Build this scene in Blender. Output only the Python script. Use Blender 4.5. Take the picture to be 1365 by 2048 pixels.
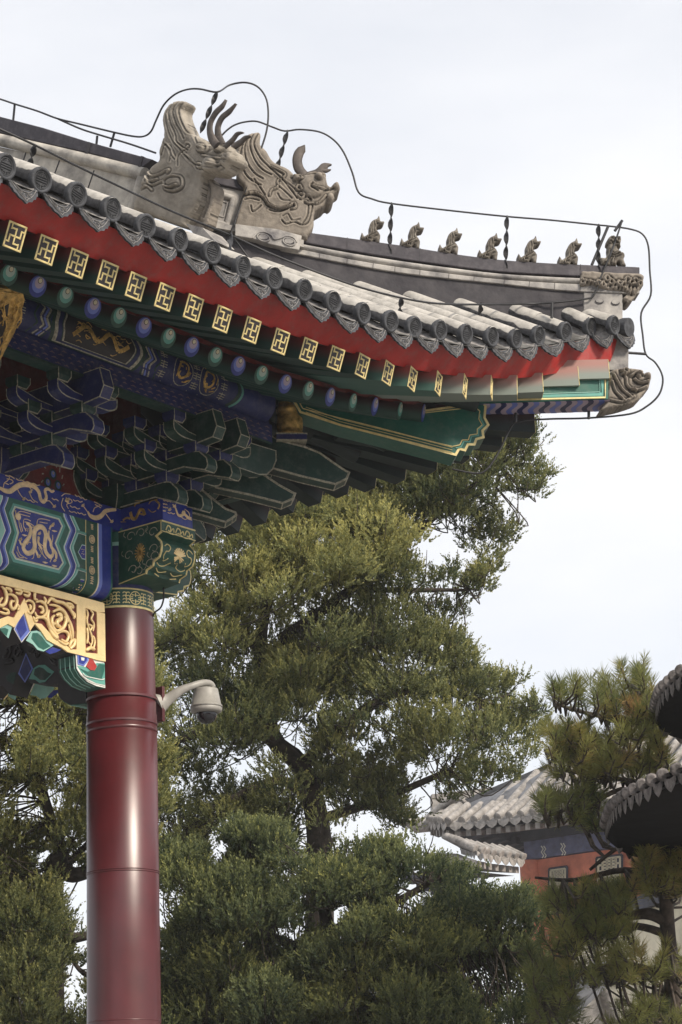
import bpy, bmesh, math, random
import numpy as np
from mathutils import Vector, Matrix, noise
R=math.radians
sc=bpy.context.scene
for o in list(bpy.data.objects): bpy.data.objects.remove(o)
random.seed(7)
# ------------------------------------------------------------------ camera
PITCH,ROLL,YAW,FPX=R(17.0902),R(2.1967),R(52.381),4400.0
CAM=(-9.88382,-9.41712,1.6)
_f=Vector((math.sin(YAW)*math.cos(PITCH),math.cos(YAW)*math.cos(PITCH),math.sin(PITCH)))
_r=Vector((math.cos(YAW),-math.sin(YAW),0)); _u=_r.cross(_f)
CR=_r*math.cos(ROLL)-_u*math.sin(ROLL); CU=_r*math.sin(ROLL)+_u*math.cos(ROLL); CF=_f
cd=bpy.data.cameras.new('camera'); cam=bpy.data.objects.new('camera',cd); sc.collection.objects.link(cam)
M=Matrix((CR,CU,-CF)).transposed().to_4x4(); M.translation=Vector(CAM); cam.matrix_world=M
cd.sensor_fit='VERTICAL'; cd.sensor_height=36.0; cd.lens=FPX/2048*36.0; cd.clip_start=.1; cd.clip_end=2000
sc.camera=cam
cd.dof.use_dof=False
# ------------------------------------------------------------------ sky, sun, exposure
SUN_AZ,SUN_EL=R(186),R(36)      # azimuth clockwise from +Y
w=bpy.data.worlds.new('World'); sc.world=w; w.use_nodes=True
nt=w.node_tree; nt.nodes.clear(); N=nt.nodes; L=nt.links
out=N.new('ShaderNodeOutputWorld'); bg=N.new('ShaderNodeBackground'); L.new(bg.outputs[0],out.inputs[0])
sky=N.new('ShaderNodeTexSky'); sky.sky_type='NISHITA'; sky.sun_disc=False; sky.sun_elevation=SUN_EL; sky.sun_rotation=SUN_AZ
tc=N.new('ShaderNodeTexCoord'); mp=N.new('ShaderNodeMapping'); L.new(tc.outputs['Generated'],mp.inputs[0]); mp.inputs['Scale'].default_value=(1.2,1.2,4)
nz=N.new('ShaderNodeTexNoise'); nz.inputs['Scale'].default_value=2.2; nz.inputs['Detail'].default_value=6; nz.inputs['Roughness'].default_value=.55; L.new(mp.outputs[0],nz.inputs['Vector'])
rp=N.new('ShaderNodeValToRGB'); rp.color_ramp.elements[0].position=.25; rp.color_ramp.elements[0].color=(.70,.70,.70,1)
rp.color_ramp.elements[1].position=.62; rp.color_ramp.elements[1].color=(.97,.97,.97,1); L.new(nz.outputs['Fac'],rp.inputs[0])
mx=N.new('ShaderNodeMix'); mx.data_type='RGBA'; L.new(rp.outputs[0],mx.inputs['Factor'])
L.new(sky.outputs[0],mx.inputs['A']); mx.inputs['B'].default_value=(6.9,6.95,7.15,1)
L.new(mx.outputs['Result'],bg.inputs['Color']); bg.inputs['Strength'].default_value=.1
sd=bpy.data.lights.new('sun','SUN'); so=bpy.data.objects.new('sun',sd); sc.collection.objects.link(so)
sd.energy=3.3; sd.angle=R(11); sd.color=(1,.90,.76)
sv=Vector((math.sin(SUN_AZ)*math.cos(SUN_EL),math.cos(SUN_AZ)*math.cos(SUN_EL),math.sin(SUN_EL)))
so.rotation_euler=sv.to_track_quat('Z','Y').to_euler(); so.location=(0,0,30)
vs=sc.view_settings; vs.view_transform='Standard'; vs.look='None'; vs.exposure=0.62; vs.gamma=1
# ------------------------------------------------------------------ pixel rays  (u right along the eave, n outwards, z up)
def ray(px,py): return CF+CR*((px-682.5)/FPX)-CU*((py-1024)/FPX)
def N_(px,py,n): d=ray(px,py); t=(-n-CAM[1])/d.y; return (CAM[0]+d.x*t,n,CAM[2]+d.z*t)
def U_(px,py,u): d=ray(px,py); t=(u-CAM[0])/d.x; return (u,-(CAM[1]+d.y*t),CAM[2]+d.z*t)
def D_(px,py,k=0.0): d=ray(px,py); t=(k-CAM[1]-CAM[0])/(d.x+d.y); return (CAM[0]+d.x*t,-(CAM[1]+d.y*t),CAM[2]+d.z*t)
def F_(px,py,dist): d=ray(px,py); p=Vector(CAM)+d*dist; return (p.x,-p.y,p.z)   # depth along the view axis
def lerp(a,b,t): return a+(b-a)*t
def L3(a,b,t): return tuple(a[i]+(b[i]-a[i])*t for i in range(3))
def add3(a,b): return (a[0]+b[0],a[1]+b[1],a[2]+b[2])
def mul3(a,s): return (a[0]*s,a[1]*s,a[2]*s)
def interp(x,xs,ys):
    if x<=xs[0]: return ys[0]
    for i in range(1,len(xs)):
        if x<=xs[i]: return ys[i-1]+(ys[i]-ys[i-1])*(x-xs[i-1])/(xs[i]-xs[i-1])
    return ys[-1]
def smooth(pts,k=4):
    if len(pts)<3: return list(pts)
    o=[]; n=len(pts)
    for i in range(n-1):
        p0=pts[max(i-1,0)];p1=pts[i];p2=pts[i+1];p3=pts[min(i+2,n-1)]
        for j in range(k):
            t=j/k
            o.append(tuple(.5*((2*p1[c])+(-p0[c]+p2[c])*t+(2*p0[c]-5*p1[c]+4*p2[c]-p3[c])*t*t+(-p0[c]+3*p1[c]-3*p2[c]+p3[c])*t**3) for c in range(len(p1))))
    o.append(tuple(pts[-1])); return o
# ------------------------------------------------------------------ mesh builder
def swp(o): return o
class MB:
    def __init__(s): s.v=[];s.f=[];s.m=[];s.sm=[];s.a=[]
    def add(s,vs,fs,m=0,smooth=False,att=None):
        b=len(s.v); s.v+= [tuple(p) for p in vs]; s.a+= (att if att is not None else [0.0]*len(vs))
        for f in fs: s.f.append([b+i for i in f]); s.m.append(m); s.sm.append(smooth)
    def hexa(s,p,m=0):  # p: 4 bottom, 4 top
        s.add(p,[(0,1,2,3),(4,5,6,7),(0,1,5,4),(1,2,6,5),(2,3,7,6),(3,0,4,7)],m)
    def box(s,c,h,m=0):
        x,y,z=c;a,b,d=h
        s.hexa([(x-a,y-b,z-d),(x+a,y-b,z-d),(x+a,y+b,z-d),(x-a,y+b,z-d),(x-a,y-b,z+d),(x+a,y-b,z+d),(x+a,y+b,z+d),(x-a,y+b,z+d)],m)
    def beam(s,a,b,side,hw,up,hh,m=0):
        p=[]
        for q,sg in ((a,-1),(b,1)):
            pass
        def c(q,i,j): return (q[0]+side[0]*hw*i+up[0]*hh*j,q[1]+side[1]*hw*i+up[1]*hh*j,q[2]+side[2]*hw*i+up[2]*hh*j)
        s.hexa([c(a,-1,-1),c(a,1,-1),c(a,1,1),c(a,-1,1),c(b,-1,-1),c(b,1,-1),c(b,1,1),c(b,-1,1)],m)
    def slab(s,top,bot,side,hw,m=0,smooth=False):
        n=len(top); vs=[]
        for i in range(n):
            for q,g in ((top[i],-1),(top[i],1),(bot[i],1),(bot[i],-1)):
                vs.append((q[0]+side[0]*hw*g,q[1]+side[1]*hw*g,q[2]+side[2]*hw*g))
        fs=[(0,1,2,3),tuple(4*(n-1)+k for k in range(4))]
        for i in range(n-1):
            for k in range(4):
                a=4*i+k;b=4*i+(k+1)%4; fs.append((a,b,b+4,a+4))
        s.add(vs,fs,m,smooth)
    def prism(s,poly,ext,m=0,inset=0,mi=1,back=True):
        n=len(poly); q=[add3(p,ext) for p in poly]
        if inset<=0:
            s.add(list(poly)+q,[tuple(range(n)),tuple(range(n,2*n))]+[(i,(i+1)%n,n+(i+1)%n,n+i) for i in range(n)],m); return
        s.add(list(poly)+q,[(i,(i+1)%n,n+(i+1)%n,n+i) for i in range(n)],m)
        for P in ((list(poly),q) if back else (list(poly),)):
            I=insetpoly(P,inset)
            s.add(P+I,[(i,(i+1)%n,n+(i+1)%n,n+i) for i in range(n)],mi)
            s.add(I,[tuple(range(n))],m)
        if not back: s.add(q,[tuple(range(n))],m)
    def tube(s,pts,r,seg=8,m=0,flat=None,smooth=True,cap=True):
        n=len(pts); vs=[]; P=[Vector(p) for p in pts]; prev=None
        for i in range(n):
            t=(P[min(i+1,n-1)]-P[max(i-1,0)])
            if t.length<1e-9: t=Vector((0,0,1))
            t.normalize()
            if flat is not None: a=Vector(flat); a=(a-t*a.dot(t)); a.normalize()
            elif prev is None:
                a=Vector((0,0,1)) if abs(t.z)<.9 else Vector((1,0,0)); a=(a-t*a.dot(t)); a.normalize()
            else:
                a=(prev-t*prev.dot(t)); a.normalize()
            prev=a; b=t.cross(a); rr=r[i] if isinstance(r,(list,tuple)) else r
            if isinstance(rr,tuple): ra,rb=rr
            else: ra=rb=rr
            for k in range(seg):
                th=2*math.pi*k/seg; c=P[i]+a*(ra*math.cos(th))+b*(rb*math.sin(th)); vs.append(tuple(c))
        fs=[]
        for i in range(n-1):
            for k in range(seg):
                fs.append((i*seg+k,i*seg+(k+1)%seg,(i+1)*seg+(k+1)%seg,(i+1)*seg+k))
        s.add(vs,fs,m,smooth)
        if cap: s.add(vs[:seg],[tuple(range(seg))],m); s.add(vs[-seg:],[tuple(range(seg))],m)
    def disc(s,c,nrm,upv,rx,ry,m=0,seg=20,off=0.0):
        nrm=Vector(nrm).normalized(); a=Vector(upv); a=(a-nrm*a.dot(nrm)).normalized(); b=nrm.cross(a); c=Vector(c)+nrm*off
        s.add([tuple(c+a*(ry*math.cos(2*math.pi*k/seg))+b*(rx*math.sin(2*math.pi*k/seg))) for k in range(seg)],[tuple(range(seg))],m)
    def ribbon(s,pts,wd,nrm,m=0,h=.002):   # flat raised stroke on a surface of normal nrm
        n=len(pts); nv=Vector(nrm); vs=[]
        for i in range(n):
            t=Vector(pts[min(i+1,n-1)])-Vector(pts[max(i-1,0)])
            if t.length<1e-9: t=Vector((1,0,0))
            sd=t.cross(nv).normalized(); ww=(wd[i] if isinstance(wd,list) else wd)/2
            p=Vector(pts[i])
            vs+= [tuple(p-sd*ww),tuple(p-sd*ww*.6+nv*h),tuple(p+sd*ww*.6+nv*h),tuple(p+sd*ww)]
        fs=[]
        for i in range(n-1):
            for k in range(3): a=4*i+k; fs.append((a,a+1,a+5,a+4))
        s.add(vs,fs,m)
    def build(s,name,mats,parent=None,swap=False,bevel=0,auto=True,merge=False):
        me=bpy.data.meshes.new(name)
        if swap: V=[(p[1],-p[0],p[2]) for p in s.v]
        else: V=[(p[0],-p[1],p[2]) for p in s.v]
        me.from_pydata(V,[],s.f); me.update()
        if not isinstance(mats,(list,tuple)): mats=[mats]
        for m in mats: me.materials.append(m)
        me.polygons.foreach_set('material_index',s.m); me.polygons.foreach_set('use_smooth',s.sm)
        if any(s.a):
            at=me.attributes.new('wear_tone','FLOAT','POINT'); at.data.foreach_set('value',s.a)
        if auto and len(s.f)<60000:
            bm=bmesh.new(); bm.from_mesh(me)
            if merge: bmesh.ops.remove_doubles(bm,verts=bm.verts,dist=1e-5)
            bmesh.ops.recalc_face_normals(bm,faces=bm.faces); bm.to_mesh(me); bm.free()
        o=bpy.data.objects.new(name,me); sc.collection.objects.link(o)
        if parent is not None: o.parent=parent
        if bevel:
            md=o.modifiers.new('bevel','BEVEL'); md.width=bevel; md.segments=2; md.limit_method='ANGLE'; md.angle_limit=R(40)
        return o
def insetpoly(P,w):
    n=len(P); P=[Vector(p) for p in P]
    nv=Vector((0,0,0))
    for i in range(n): nv+=P[i].cross(P[(i+1)%n])
    c=sum(P,Vector((0,0,0)))/n
    nv=Vector((0,0,0))
    for i in range(n): nv+=(P[i]-c).cross(P[(i+1)%n]-c)
    nv.normalize(); out=[]
    for i in range(n):
        e1=(P[i]-P[i-1]); e2=(P[(i+1)%n]-P[i])
        if e1.length<1e-7 or e2.length<1e-7: out.append(tuple(P[i])); continue
        n1=nv.cross(e1.normalized()); n2=nv.cross(e2.normalized()); b=n1+n2
        d=1+n1.dot(n2); b=b/max(d,.35)
        out.append(tuple(P[i]+b*w))
    return out
def thing(name,label,cat,loc=(0,0,0),group=None):
    o=bpy.data.objects.new(name,None); sc.collection.objects.link(o); o.location=loc; o['label']=label; o['category']=cat
    o.empty_display_size=.3
    if group: o['group']=group
    return o
def tag(o,label,cat,group=None,kind=None):
    if label: o['label']=label; o['category']=cat
    if group: o['group']=group
    if kind: o['kind']=kind
    return o
# ------------------------------------------------------------------ materials
def mat(name,col,rough=.6,metal=0,var=.15,scale=8,col2=None,bump=0,bscale=30,spec=.5,thr=None,detail=5,coat=0,crev=0):
    m=bpy.data.materials.new(name); m.use_nodes=True; nt=m.node_tree; N=nt.nodes; L=nt.links
    b=N['Principled BSDF']; b.inputs['Roughness'].default_value=rough; b.inputs['Metallic'].default_value=metal
    b.inputs['Specular IOR Level'].default_value=spec; b.inputs['Coat Weight'].default_value=coat
    tc=N.new('ShaderNodeTexCoord'); nz=N.new('ShaderNodeTexNoise'); nz.inputs['Scale'].default_value=scale; nz.inputs['Detail'].default_value=detail
    nz.inputs['Roughness'].default_value=.65
    L.new(tc.outputs['Object'],nz.inputs['Vector'])
    c2=col2 if col2 else tuple(min(1,c*(1+var*2)) for c in col)
    c1=col if col2 else tuple(c*(1-var*2) for c in col)
    rp=N.new('ShaderNodeValToRGB'); lo,hi=thr if thr else (.3,.7)
    rp.color_ramp.elements[0].position=lo; rp.color_ramp.elements[1].position=hi
    rp.color_ramp.elements[0].color=(*c1,1); rp.color_ramp.elements[1].color=(*c2,1)
    L.new(nz.outputs['Fac'],rp.inputs[0]); L.new(rp.outputs[0],b.inputs['Base Color'])
    if bump:
        n2=N.new('ShaderNodeTexNoise'); n2.inputs['Scale'].default_value=bscale; n2.inputs['Detail'].default_value=4; L.new(tc.outputs['Object'],n2.inputs['Vector'])
        bp=N.new('ShaderNodeBump'); bp.inputs['Strength'].default_value=bump; bp.inputs['Distance'].default_value=.01
        L.new(n2.outputs['Fac'],bp.inputs['Height']); L.new(bp.outputs[0],b.inputs['Normal'])
    m['ramp']=rp.name
    if 'paint' in name:   # dust film and rubbed patches on old paintwork
        n5=N.new('ShaderNodeTexNoise'); n5.inputs['Scale'].default_value=16; n5.inputs['Detail'].default_value=8; n5.inputs['Roughness'].default_value=.75; L.new(tc.outputs['Object'],n5.inputs['Vector'])
        r5=N.new('ShaderNodeValToRGB'); r5.color_ramp.elements[0].position=.48; r5.color_ramp.elements[1].position=.80; r5.color_ramp.elements[1].color=(.55,.55,.55,1); L.new(n5.outputs['Fac'],r5.inputs[0])
        m5=N.new('ShaderNodeMix'); m5.data_type='RGBA'; L.new(r5.outputs[0],m5.inputs['Factor']); L.new(rp.outputs[0],m5.inputs['A']); m5.inputs['B'].default_value=(.13,.12,.105,1); L.new(m5.outputs['Result'],b.inputs['Base Color'])
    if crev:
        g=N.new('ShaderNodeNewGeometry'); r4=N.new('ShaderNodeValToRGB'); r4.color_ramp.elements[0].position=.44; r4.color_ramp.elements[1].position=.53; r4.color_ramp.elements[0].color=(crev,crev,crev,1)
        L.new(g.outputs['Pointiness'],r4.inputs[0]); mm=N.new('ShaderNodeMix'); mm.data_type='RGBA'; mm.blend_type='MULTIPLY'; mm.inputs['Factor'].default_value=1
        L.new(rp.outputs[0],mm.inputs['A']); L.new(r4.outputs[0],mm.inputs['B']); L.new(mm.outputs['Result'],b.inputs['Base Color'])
    return m
def mat_wear(name,dark,light,pos=.45,soft=.05,nscale=9,namp=.5,rough=.85,spot=None,att='wear_tone'):
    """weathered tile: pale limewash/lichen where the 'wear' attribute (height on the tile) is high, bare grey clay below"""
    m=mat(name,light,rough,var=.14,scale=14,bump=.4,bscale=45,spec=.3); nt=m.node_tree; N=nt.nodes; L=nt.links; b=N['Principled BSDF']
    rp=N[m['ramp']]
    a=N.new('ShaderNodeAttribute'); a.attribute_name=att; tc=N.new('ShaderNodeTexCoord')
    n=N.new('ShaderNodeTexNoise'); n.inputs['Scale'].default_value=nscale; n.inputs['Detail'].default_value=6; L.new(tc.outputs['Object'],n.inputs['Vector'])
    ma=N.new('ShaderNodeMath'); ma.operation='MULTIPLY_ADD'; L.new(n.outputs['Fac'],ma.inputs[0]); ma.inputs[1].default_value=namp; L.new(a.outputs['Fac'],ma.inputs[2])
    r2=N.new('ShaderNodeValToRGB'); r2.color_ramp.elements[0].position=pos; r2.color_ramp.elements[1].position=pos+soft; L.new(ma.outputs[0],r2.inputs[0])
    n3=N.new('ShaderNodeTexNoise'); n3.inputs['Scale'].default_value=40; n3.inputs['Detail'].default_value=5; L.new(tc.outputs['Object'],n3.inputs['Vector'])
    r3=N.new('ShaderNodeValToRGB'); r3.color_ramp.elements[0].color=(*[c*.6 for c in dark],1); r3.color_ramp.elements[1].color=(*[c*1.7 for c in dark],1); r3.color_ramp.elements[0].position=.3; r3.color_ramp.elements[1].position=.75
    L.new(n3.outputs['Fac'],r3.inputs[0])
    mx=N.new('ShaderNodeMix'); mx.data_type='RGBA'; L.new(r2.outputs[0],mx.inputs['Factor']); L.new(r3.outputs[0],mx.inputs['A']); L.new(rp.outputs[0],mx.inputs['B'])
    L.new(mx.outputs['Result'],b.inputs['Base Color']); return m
K={}
K['red']=mat('eave_red_paint',(.37,.018,.014),.5,var=.12,scale=5,bump=.1)
K['maroon']=mat('column_red_lacquer',(.078,.008,.011),.36,var=.14,scale=3,spec=.75,bump=.07,bscale=5)
K['gong_red']=mat('panel_red_paint',(.14,.012,.010),.6,var=.2)
K['dgreen']=mat('dark_green_paint',(.003,.022,.016),.5,var=.15)
K['green']=mat('green_paint',(.008,.065,.042),.45,var=.12)
K['bgreen']=mat('emerald_paint',(.008,.10,.072),.4,var=.1)
K['teal']=mat('mid_teal_paint',(.10,.32,.27),.45,var=.08)
K['lteal']=mat('pale_teal_paint',(.28,.52,.46),.5,var=.08)
K['blue']=mat('ultramarine_paint',(.008,.022,.23),.4,var=.12)
K['dblue']=mat('deep_blue_paint',(.008,.014,.10),.5,var=.15)
K['lblue']=mat('pale_blue_paint',(.13,.18,.55),.45,var=.08)
K['white']=mat('white_paint_line',(.74,.74,.70),.55,var=.08)
K['line']=mat('dusty_gold_white_line',(.33,.31,.24),.5,var=.3,scale=60)
K['gold']=mat('gold_leaf',(.88,.66,.33),.40,metal=.2,var=.06,scale=12,bump=.10,bscale=60)
K['golddark']=mat('aged_gold_leaf',(.52,.33,.10),.4,metal=.5,var=.3,scale=25,bump=.3,bscale=50)
K['goldpaint']=mat('pale_gold_paint',(.80,.60,.36),.5,metal=.1,var=.1,scale=30)
K['lgold']=mat('light_gold_line',(.70,.58,.27),.5,metal=.1,var=.1,scale=30)
K['black']=mat('black_lacquer',(.018,.015,.019),.5,var=.3)
K['mblack']=mat('matte_black_soffit',(.006,.006,.007),.9,var=.3,spec=.1)  # even matte black for the neighbour eave undersides
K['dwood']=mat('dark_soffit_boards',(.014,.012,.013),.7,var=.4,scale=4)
K['pink']=mat('violet_white_paint',(.42,.34,.44),.55,var=.12)
K['clay']=mat('grey_clay_tile_face',(.055,.058,.066),.8,var=.25,scale=25,bump=.3,bscale=60,spec=.3)
K['clayd']=mat('dark_clay_emblem',(.012,.013,.017),.7,var=.25,scale=25)
K['claym']=mat('mid_clay_line',(.075,.078,.086),.8,var=.2)
K['clayl']=mat('pale_weathered_clay',(.20,.19,.185),.85,var=.3,scale=30,bump=.3,spec=.3)
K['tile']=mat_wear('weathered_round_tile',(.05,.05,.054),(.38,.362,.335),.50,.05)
K['pan']=mat('pan_tile_grey',(.10,.098,.095),.85,var=.4,scale=9,bump=.3,spec=.3)
K['ridge']=mat('dark_ridge_render',(.030,.028,.034),.75,col2=(.085,.08,.085),thr=(.35,.85),scale=7,bump=.25,spec=.3)
K['cap']=mat('slate_ridge_cap',(.040,.036,.045),.6,col2=(.11,.10,.11),thr=(.45,.9),scale=12,bump=.2,spec=.35)
K['plaster']=mat('stained_ridge_plaster',(.20,.19,.18),.85,col2=(.50,.47,.42),thr=(.32,.62),scale=5,bump=.4,bscale=25,spec=.2,detail=8)
K['mould']=mat('ridge_moulding_grey',(.13,.125,.13),.8,col2=(.42,.40,.375),thr=(.34,.64),scale=6,detail=9,bump=.3,spec=.25)
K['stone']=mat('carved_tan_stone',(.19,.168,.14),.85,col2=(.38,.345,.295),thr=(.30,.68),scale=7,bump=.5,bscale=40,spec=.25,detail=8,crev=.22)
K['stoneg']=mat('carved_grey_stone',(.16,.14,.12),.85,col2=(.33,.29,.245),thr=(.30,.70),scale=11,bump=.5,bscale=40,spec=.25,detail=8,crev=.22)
K['horn']=mat('iron_grey_horn',(.075,.062,.055),.7,var=.3,scale=14,bump=.3)
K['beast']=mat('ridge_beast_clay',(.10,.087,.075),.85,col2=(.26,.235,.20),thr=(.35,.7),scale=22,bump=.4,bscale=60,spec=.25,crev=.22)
K['wire']=mat('lightning_wire_steel',(.035,.035,.038),.5,metal=.5,var=.2)
K['cam']=mat('grey_camera_plastic',(.29,.28,.26),.5,var=.08,scale=12)
K['glass']=mat('smoked_dome_glass',(.01,.01,.014),.08,spec=.5,coat=.3)
K['bark']=mat('juniper_bark',(.045,.035,.028),.9,var=.4,scale=12,bump=.8,bscale=20)
def grad_mat(name,lowc,highc,pos,att='wear_tone'):
    m=mat(name,lowc,.6,var=.1); nt=m.node_tree; N=nt.nodes; L=nt.links
    a=N.new('ShaderNodeAttribute'); a.attribute_name=att
    r=N.new('ShaderNodeValToRGB'); r.color_ramp.elements[0].position=pos-.25; r.color_ramp.elements[1].position=pos+.25
    r.color_ramp.elements[0].color=(*lowc,1); r.color_ramp.elements[1].color=(*highc,1); L.new(a.outputs['Fac'],r.inputs[0])
    L.new(r.outputs[0],N['Principled BSDF'].inputs['Base Color']); return m
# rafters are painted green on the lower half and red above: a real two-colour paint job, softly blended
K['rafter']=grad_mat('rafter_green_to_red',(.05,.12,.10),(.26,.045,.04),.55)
K['rafterw']=grad_mat('sunlit_faded_rafter_paint',(.20,.235,.21),(.33,.165,.14),.5)  # faded paint, with the corner's sunlight mixed into its pale colours
K['rafterk']=grad_mat('shadow_rafter_green_to_red',(.014,.045,.037),(.12,.014,.014),.55)  # same paint with the shadow on the left-hand rafters put into its colours
K['rafterd']=grad_mat('shaded_rafter_green_to_red',(.005,.015,.015),(.020,.006,.006),.55)  # far-side rafters: the eave's shade painted in as near-black colours
K['rrafter']=grad_mat('round_rafter_green_to_red',(.012,.05,.04),(.06,.008,.012),.5)
# ------------------------------------------------------------------ carved relief from an outline on a plane
def relief(name,mats,parent,poly,fn,nrm,thick,strokes=(),step=3.0,edge=9.0,bulge=.02,both=True,noise_amp=.0,bumps=(),seed=0,smoothpoly=True,swap=False,mfun=None):
    P=np.array(smooth([tuple(p) for p in poly]+[tuple(poly[0])],3)[:-1] if smoothpoly else poly,float)
    x0,y0=P.min(0)-step; x1,y1=P.max(0)+step
    xs=np.arange(x0,x1+step,step); ys=np.arange(y0,y1+step,step); X,Y=np.meshgrid(xs,ys)
    A=P; B=np.roll(P,-1,0); ins=np.zeros(X.shape,bool); D=np.full(X.shape,1e9); CX_=np.zeros(X.shape); CY_=np.zeros(X.shape)
    def segd(X,Y,a,b):
        dx,dy=b[0]-a[0],b[1]-a[1]; l=dx*dx+dy*dy+1e-9
        t=np.clip(((X-a[0])*dx+(Y-a[1])*dy)/l,0,1); qx=a[0]+t*dx; qy=a[1]+t*dy
        return np.hypot(X-qx,Y-qy),qx,qy
    for a,b in zip(A,B):
        c=((a[1]>Y)!=(b[1]>Y))&(X<(b[0]-a[0])*(Y-a[1])/((b[1]-a[1])+1e-12)+a[0]); ins^=c
        d,qx,qy=segd(X,Y,a,b); k=d<D; D[k]=d[k]; CX_[k]=qx[k]; CY_[k]=qy[k]
    near=D<step*.75
    snap=near|((~ins)&(D<step*1.05))
    val=ins|snap
    GX=np.where(snap,CX_,X); GY=np.where(snap,CY_,Y); dd=np.where(snap,0,D)
    q=np.clip(dd/edge,0,1); H=bulge*np.sqrt(1-(1-q)**2)
    fade=np.clip(dd/3.5,0,1)
    col=np.zeros(X.shape)
    for s in strokes:
        pts=np.array(smooth([tuple(p) for p in s[0]],4)); wd=s[1]; hh=s[2]; dm=np.full(X.shape,1e9)
        for a,b in zip(pts[:-1],pts[1:]): dm=np.minimum(dm,segd(GX,GY,a,b)[0])
        g=np.exp(-(dm/wd)**2)*hh-np.exp(-((dm-wd*2.0)/(wd*.8))**2)*hh*.45; H=H+g*fade
    for (bx,by,br,bh) in bumps:
        r=np.hypot(GX-bx,GY-by); H=H+np.sqrt(np.clip(1-(r/br)**2,0,1))*bh*fade
    if noise_amp:
        for i in range(X.shape[0]):
            for j in range(X.shape[1]):
                if val[i,j]: H[i,j]+=noise_amp*noise.noise(Vector((GX[i,j]*.09+seed,GY[i,j]*.09,0)))*fade[i,j]
    nv=Vector(nrm).normalized(); idx=-np.ones(X.shape,int); vs=[]
    for i in range(X.shape[0]):
        for j in range(X.shape[1]):
            if val[i,j]:
                idx[i,j]=len(vs); p=fn(GX[i,j],GY[i,j]); h=H[i,j]; vs.append((p[0]+nv.x*h,p[1]+nv.y*h,p[2]+nv.z*h))
    nf=len(vs); 
    for i in range(X.shape[0]):
        for j in range(X.shape[1]):
            if val[i,j]:
                p=fn(GX[i,j],GY[i,j]); h=-thick-(H[i,j] if both else 0); vs.append((p[0]+nv.x*h,p[1]+nv.y*h,p[2]+nv.z*h))
    fs=[];ms=[];ec={}
    for i in range(X.shape[0]-1):
        for j in range(X.shape[1]-1):
            c=[idx[i,j],idx[i,j+1],idx[i+1,j+1],idx[i+1,j]]
            ok=[k for k in c if k>=0]
            if len(ok)<3 : continue
            cc=[(i,j),(i,j+1),(i+1,j+1),(i+1,j)]
            cc=[t for t in cc if idx[t]>=0]
            if not any(ins[t] and not snap[t] for t in cc):
                mxp=np.mean([GX[t] for t in cc]); myp=np.mean([GY[t] for t in cc])
                n_=0
                for a,b in zip(A,B):
                    if (a[1]>myp)!=(b[1]>myp) and mxp<(b[0]-a[0])*(myp-a[1])/((b[1]-a[1])+1e-12)+a[0]: n_^=1
                if not n_: continue
            f=tuple(int(idx[t]) for t in cc); fs.append(f); 
            mi=mfun(np.mean([H[t] for t in cc])) if mfun else 0
            ms.append(mi)
            for k in range(len(f)):
                e=(f[k],f[(k+1)%len(f)]); ec[e]=1
    base=len(fs)
    for k in range(base): fs.append(tuple(x+nf for x in reversed(fs[k]))); ms.append(ms[k])
    for (a,b) in list(ec):
        if (b,a) not in ec: fs.append((a,b,b+nf,a+nf)); ms.append(0)
    mb=MB(); mb.v=vs; mb.f=[list(f) for f in fs]; mb.m=ms; mb.sm=[True]*base*2+[False]*(len(fs)-2*base); mb.a=[0.0]*len(vs)
    return mb.build(name,mats,parent,swap=swap)
def zc(ox,oy,s,pts): return [(ox+x/s,oy+y/s) for x,y in pts]

# ================================================================== PAVILION (origin: foot of the corner column)
PV=thing('pavilion','painted traditional pavilion with sweeping grey tiled roof corner, bracket sets and glossy dark red column','pavilion')
def part(mb,name,mats,swap=False,bevel=0,parent=None,**k): return mb.build(name,mats,parent or PV,swap=swap,bevel=bevel,**k)
# ---- eave curves, measured on the photograph's rays
def fl(u): return 0.0 if u<-.4 else ((u+.4)/2.75)**2
def on_flare(px,py,n0,k=.27):
    n=n0
    for _ in range(12): p=N_(px,py,n); n=n0+k*fl(min(p[0],2.6))
    return N_(px,py,n)
DISC=[(12,333),(82,361),(153,391),(226,420),(293,451),(359,481),(422,507),(485,532),(546,556),(605,580),(665,604),(722,626),(777,642),(829,652),(881,662),(930,670),(979,675),(1028,677),(1078,671),(1131,663),(1182,654),(1229,649)]
disc=[on_flare(x,y,2.1) for x,y in DISC]; disc[-1]=D_(1229,649,-.21)
SQ=[(30,473),(93,500),(154,527),(215,550),(272,573),(330,594),(387,616),(445,638),(503,660),(561,683),(617,701),(672,717),(725,732),(776,746),(825,758),(877,767),(930,773),(983,776),(1034,776),(1084,771)]
sqr=[on_flare(x,y,1.93) for x,y in SQ]+[D_(1154,758,-.13),D_(1214,744,-.13)]
RD=[(18,550),(76,573),(131,594),(186,616),(238,635),(288,655),(337,676),(384,694),(431,714),(477,732),(523,750),(571,768),(617,781),(661,794),(706,805),(750,813),(800,822),(847,826),(893,829),(940,833)]
rdr=[on_flare(x,y,1.45,.2) for x,y in RD]
for lst,dx in ((disc,.258),(sqr,.222),(rdr,.206)):
    for k in range(9):
        p=lst[0]; lst.insert(0,(p[0]-dx,p[1],p[2]-.002))
def zh(t): return interp(t,[-3,.2,.56,1.03,1.27,1.48,1.73,1.95,2.18,2.45],[9.6,7.74,7.60,7.42,7.36,7.315,7.27,7.24,7.225,7.24])
du=[p[0] for p in disc]; dz=[p[2] for p in disc]; dn=[p[1] for p in disc]
def ez(u): return interp(u,du,dz)
def en(u): return interp(u,du,dn)
SU=.60
def rowend(u,swap=False):
    if u<.33:
        e=.36 if swap else -2.9
        return (u,e,ez(u)+SU*(en(u)-e))
    return (u,u,zh(u))
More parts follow.
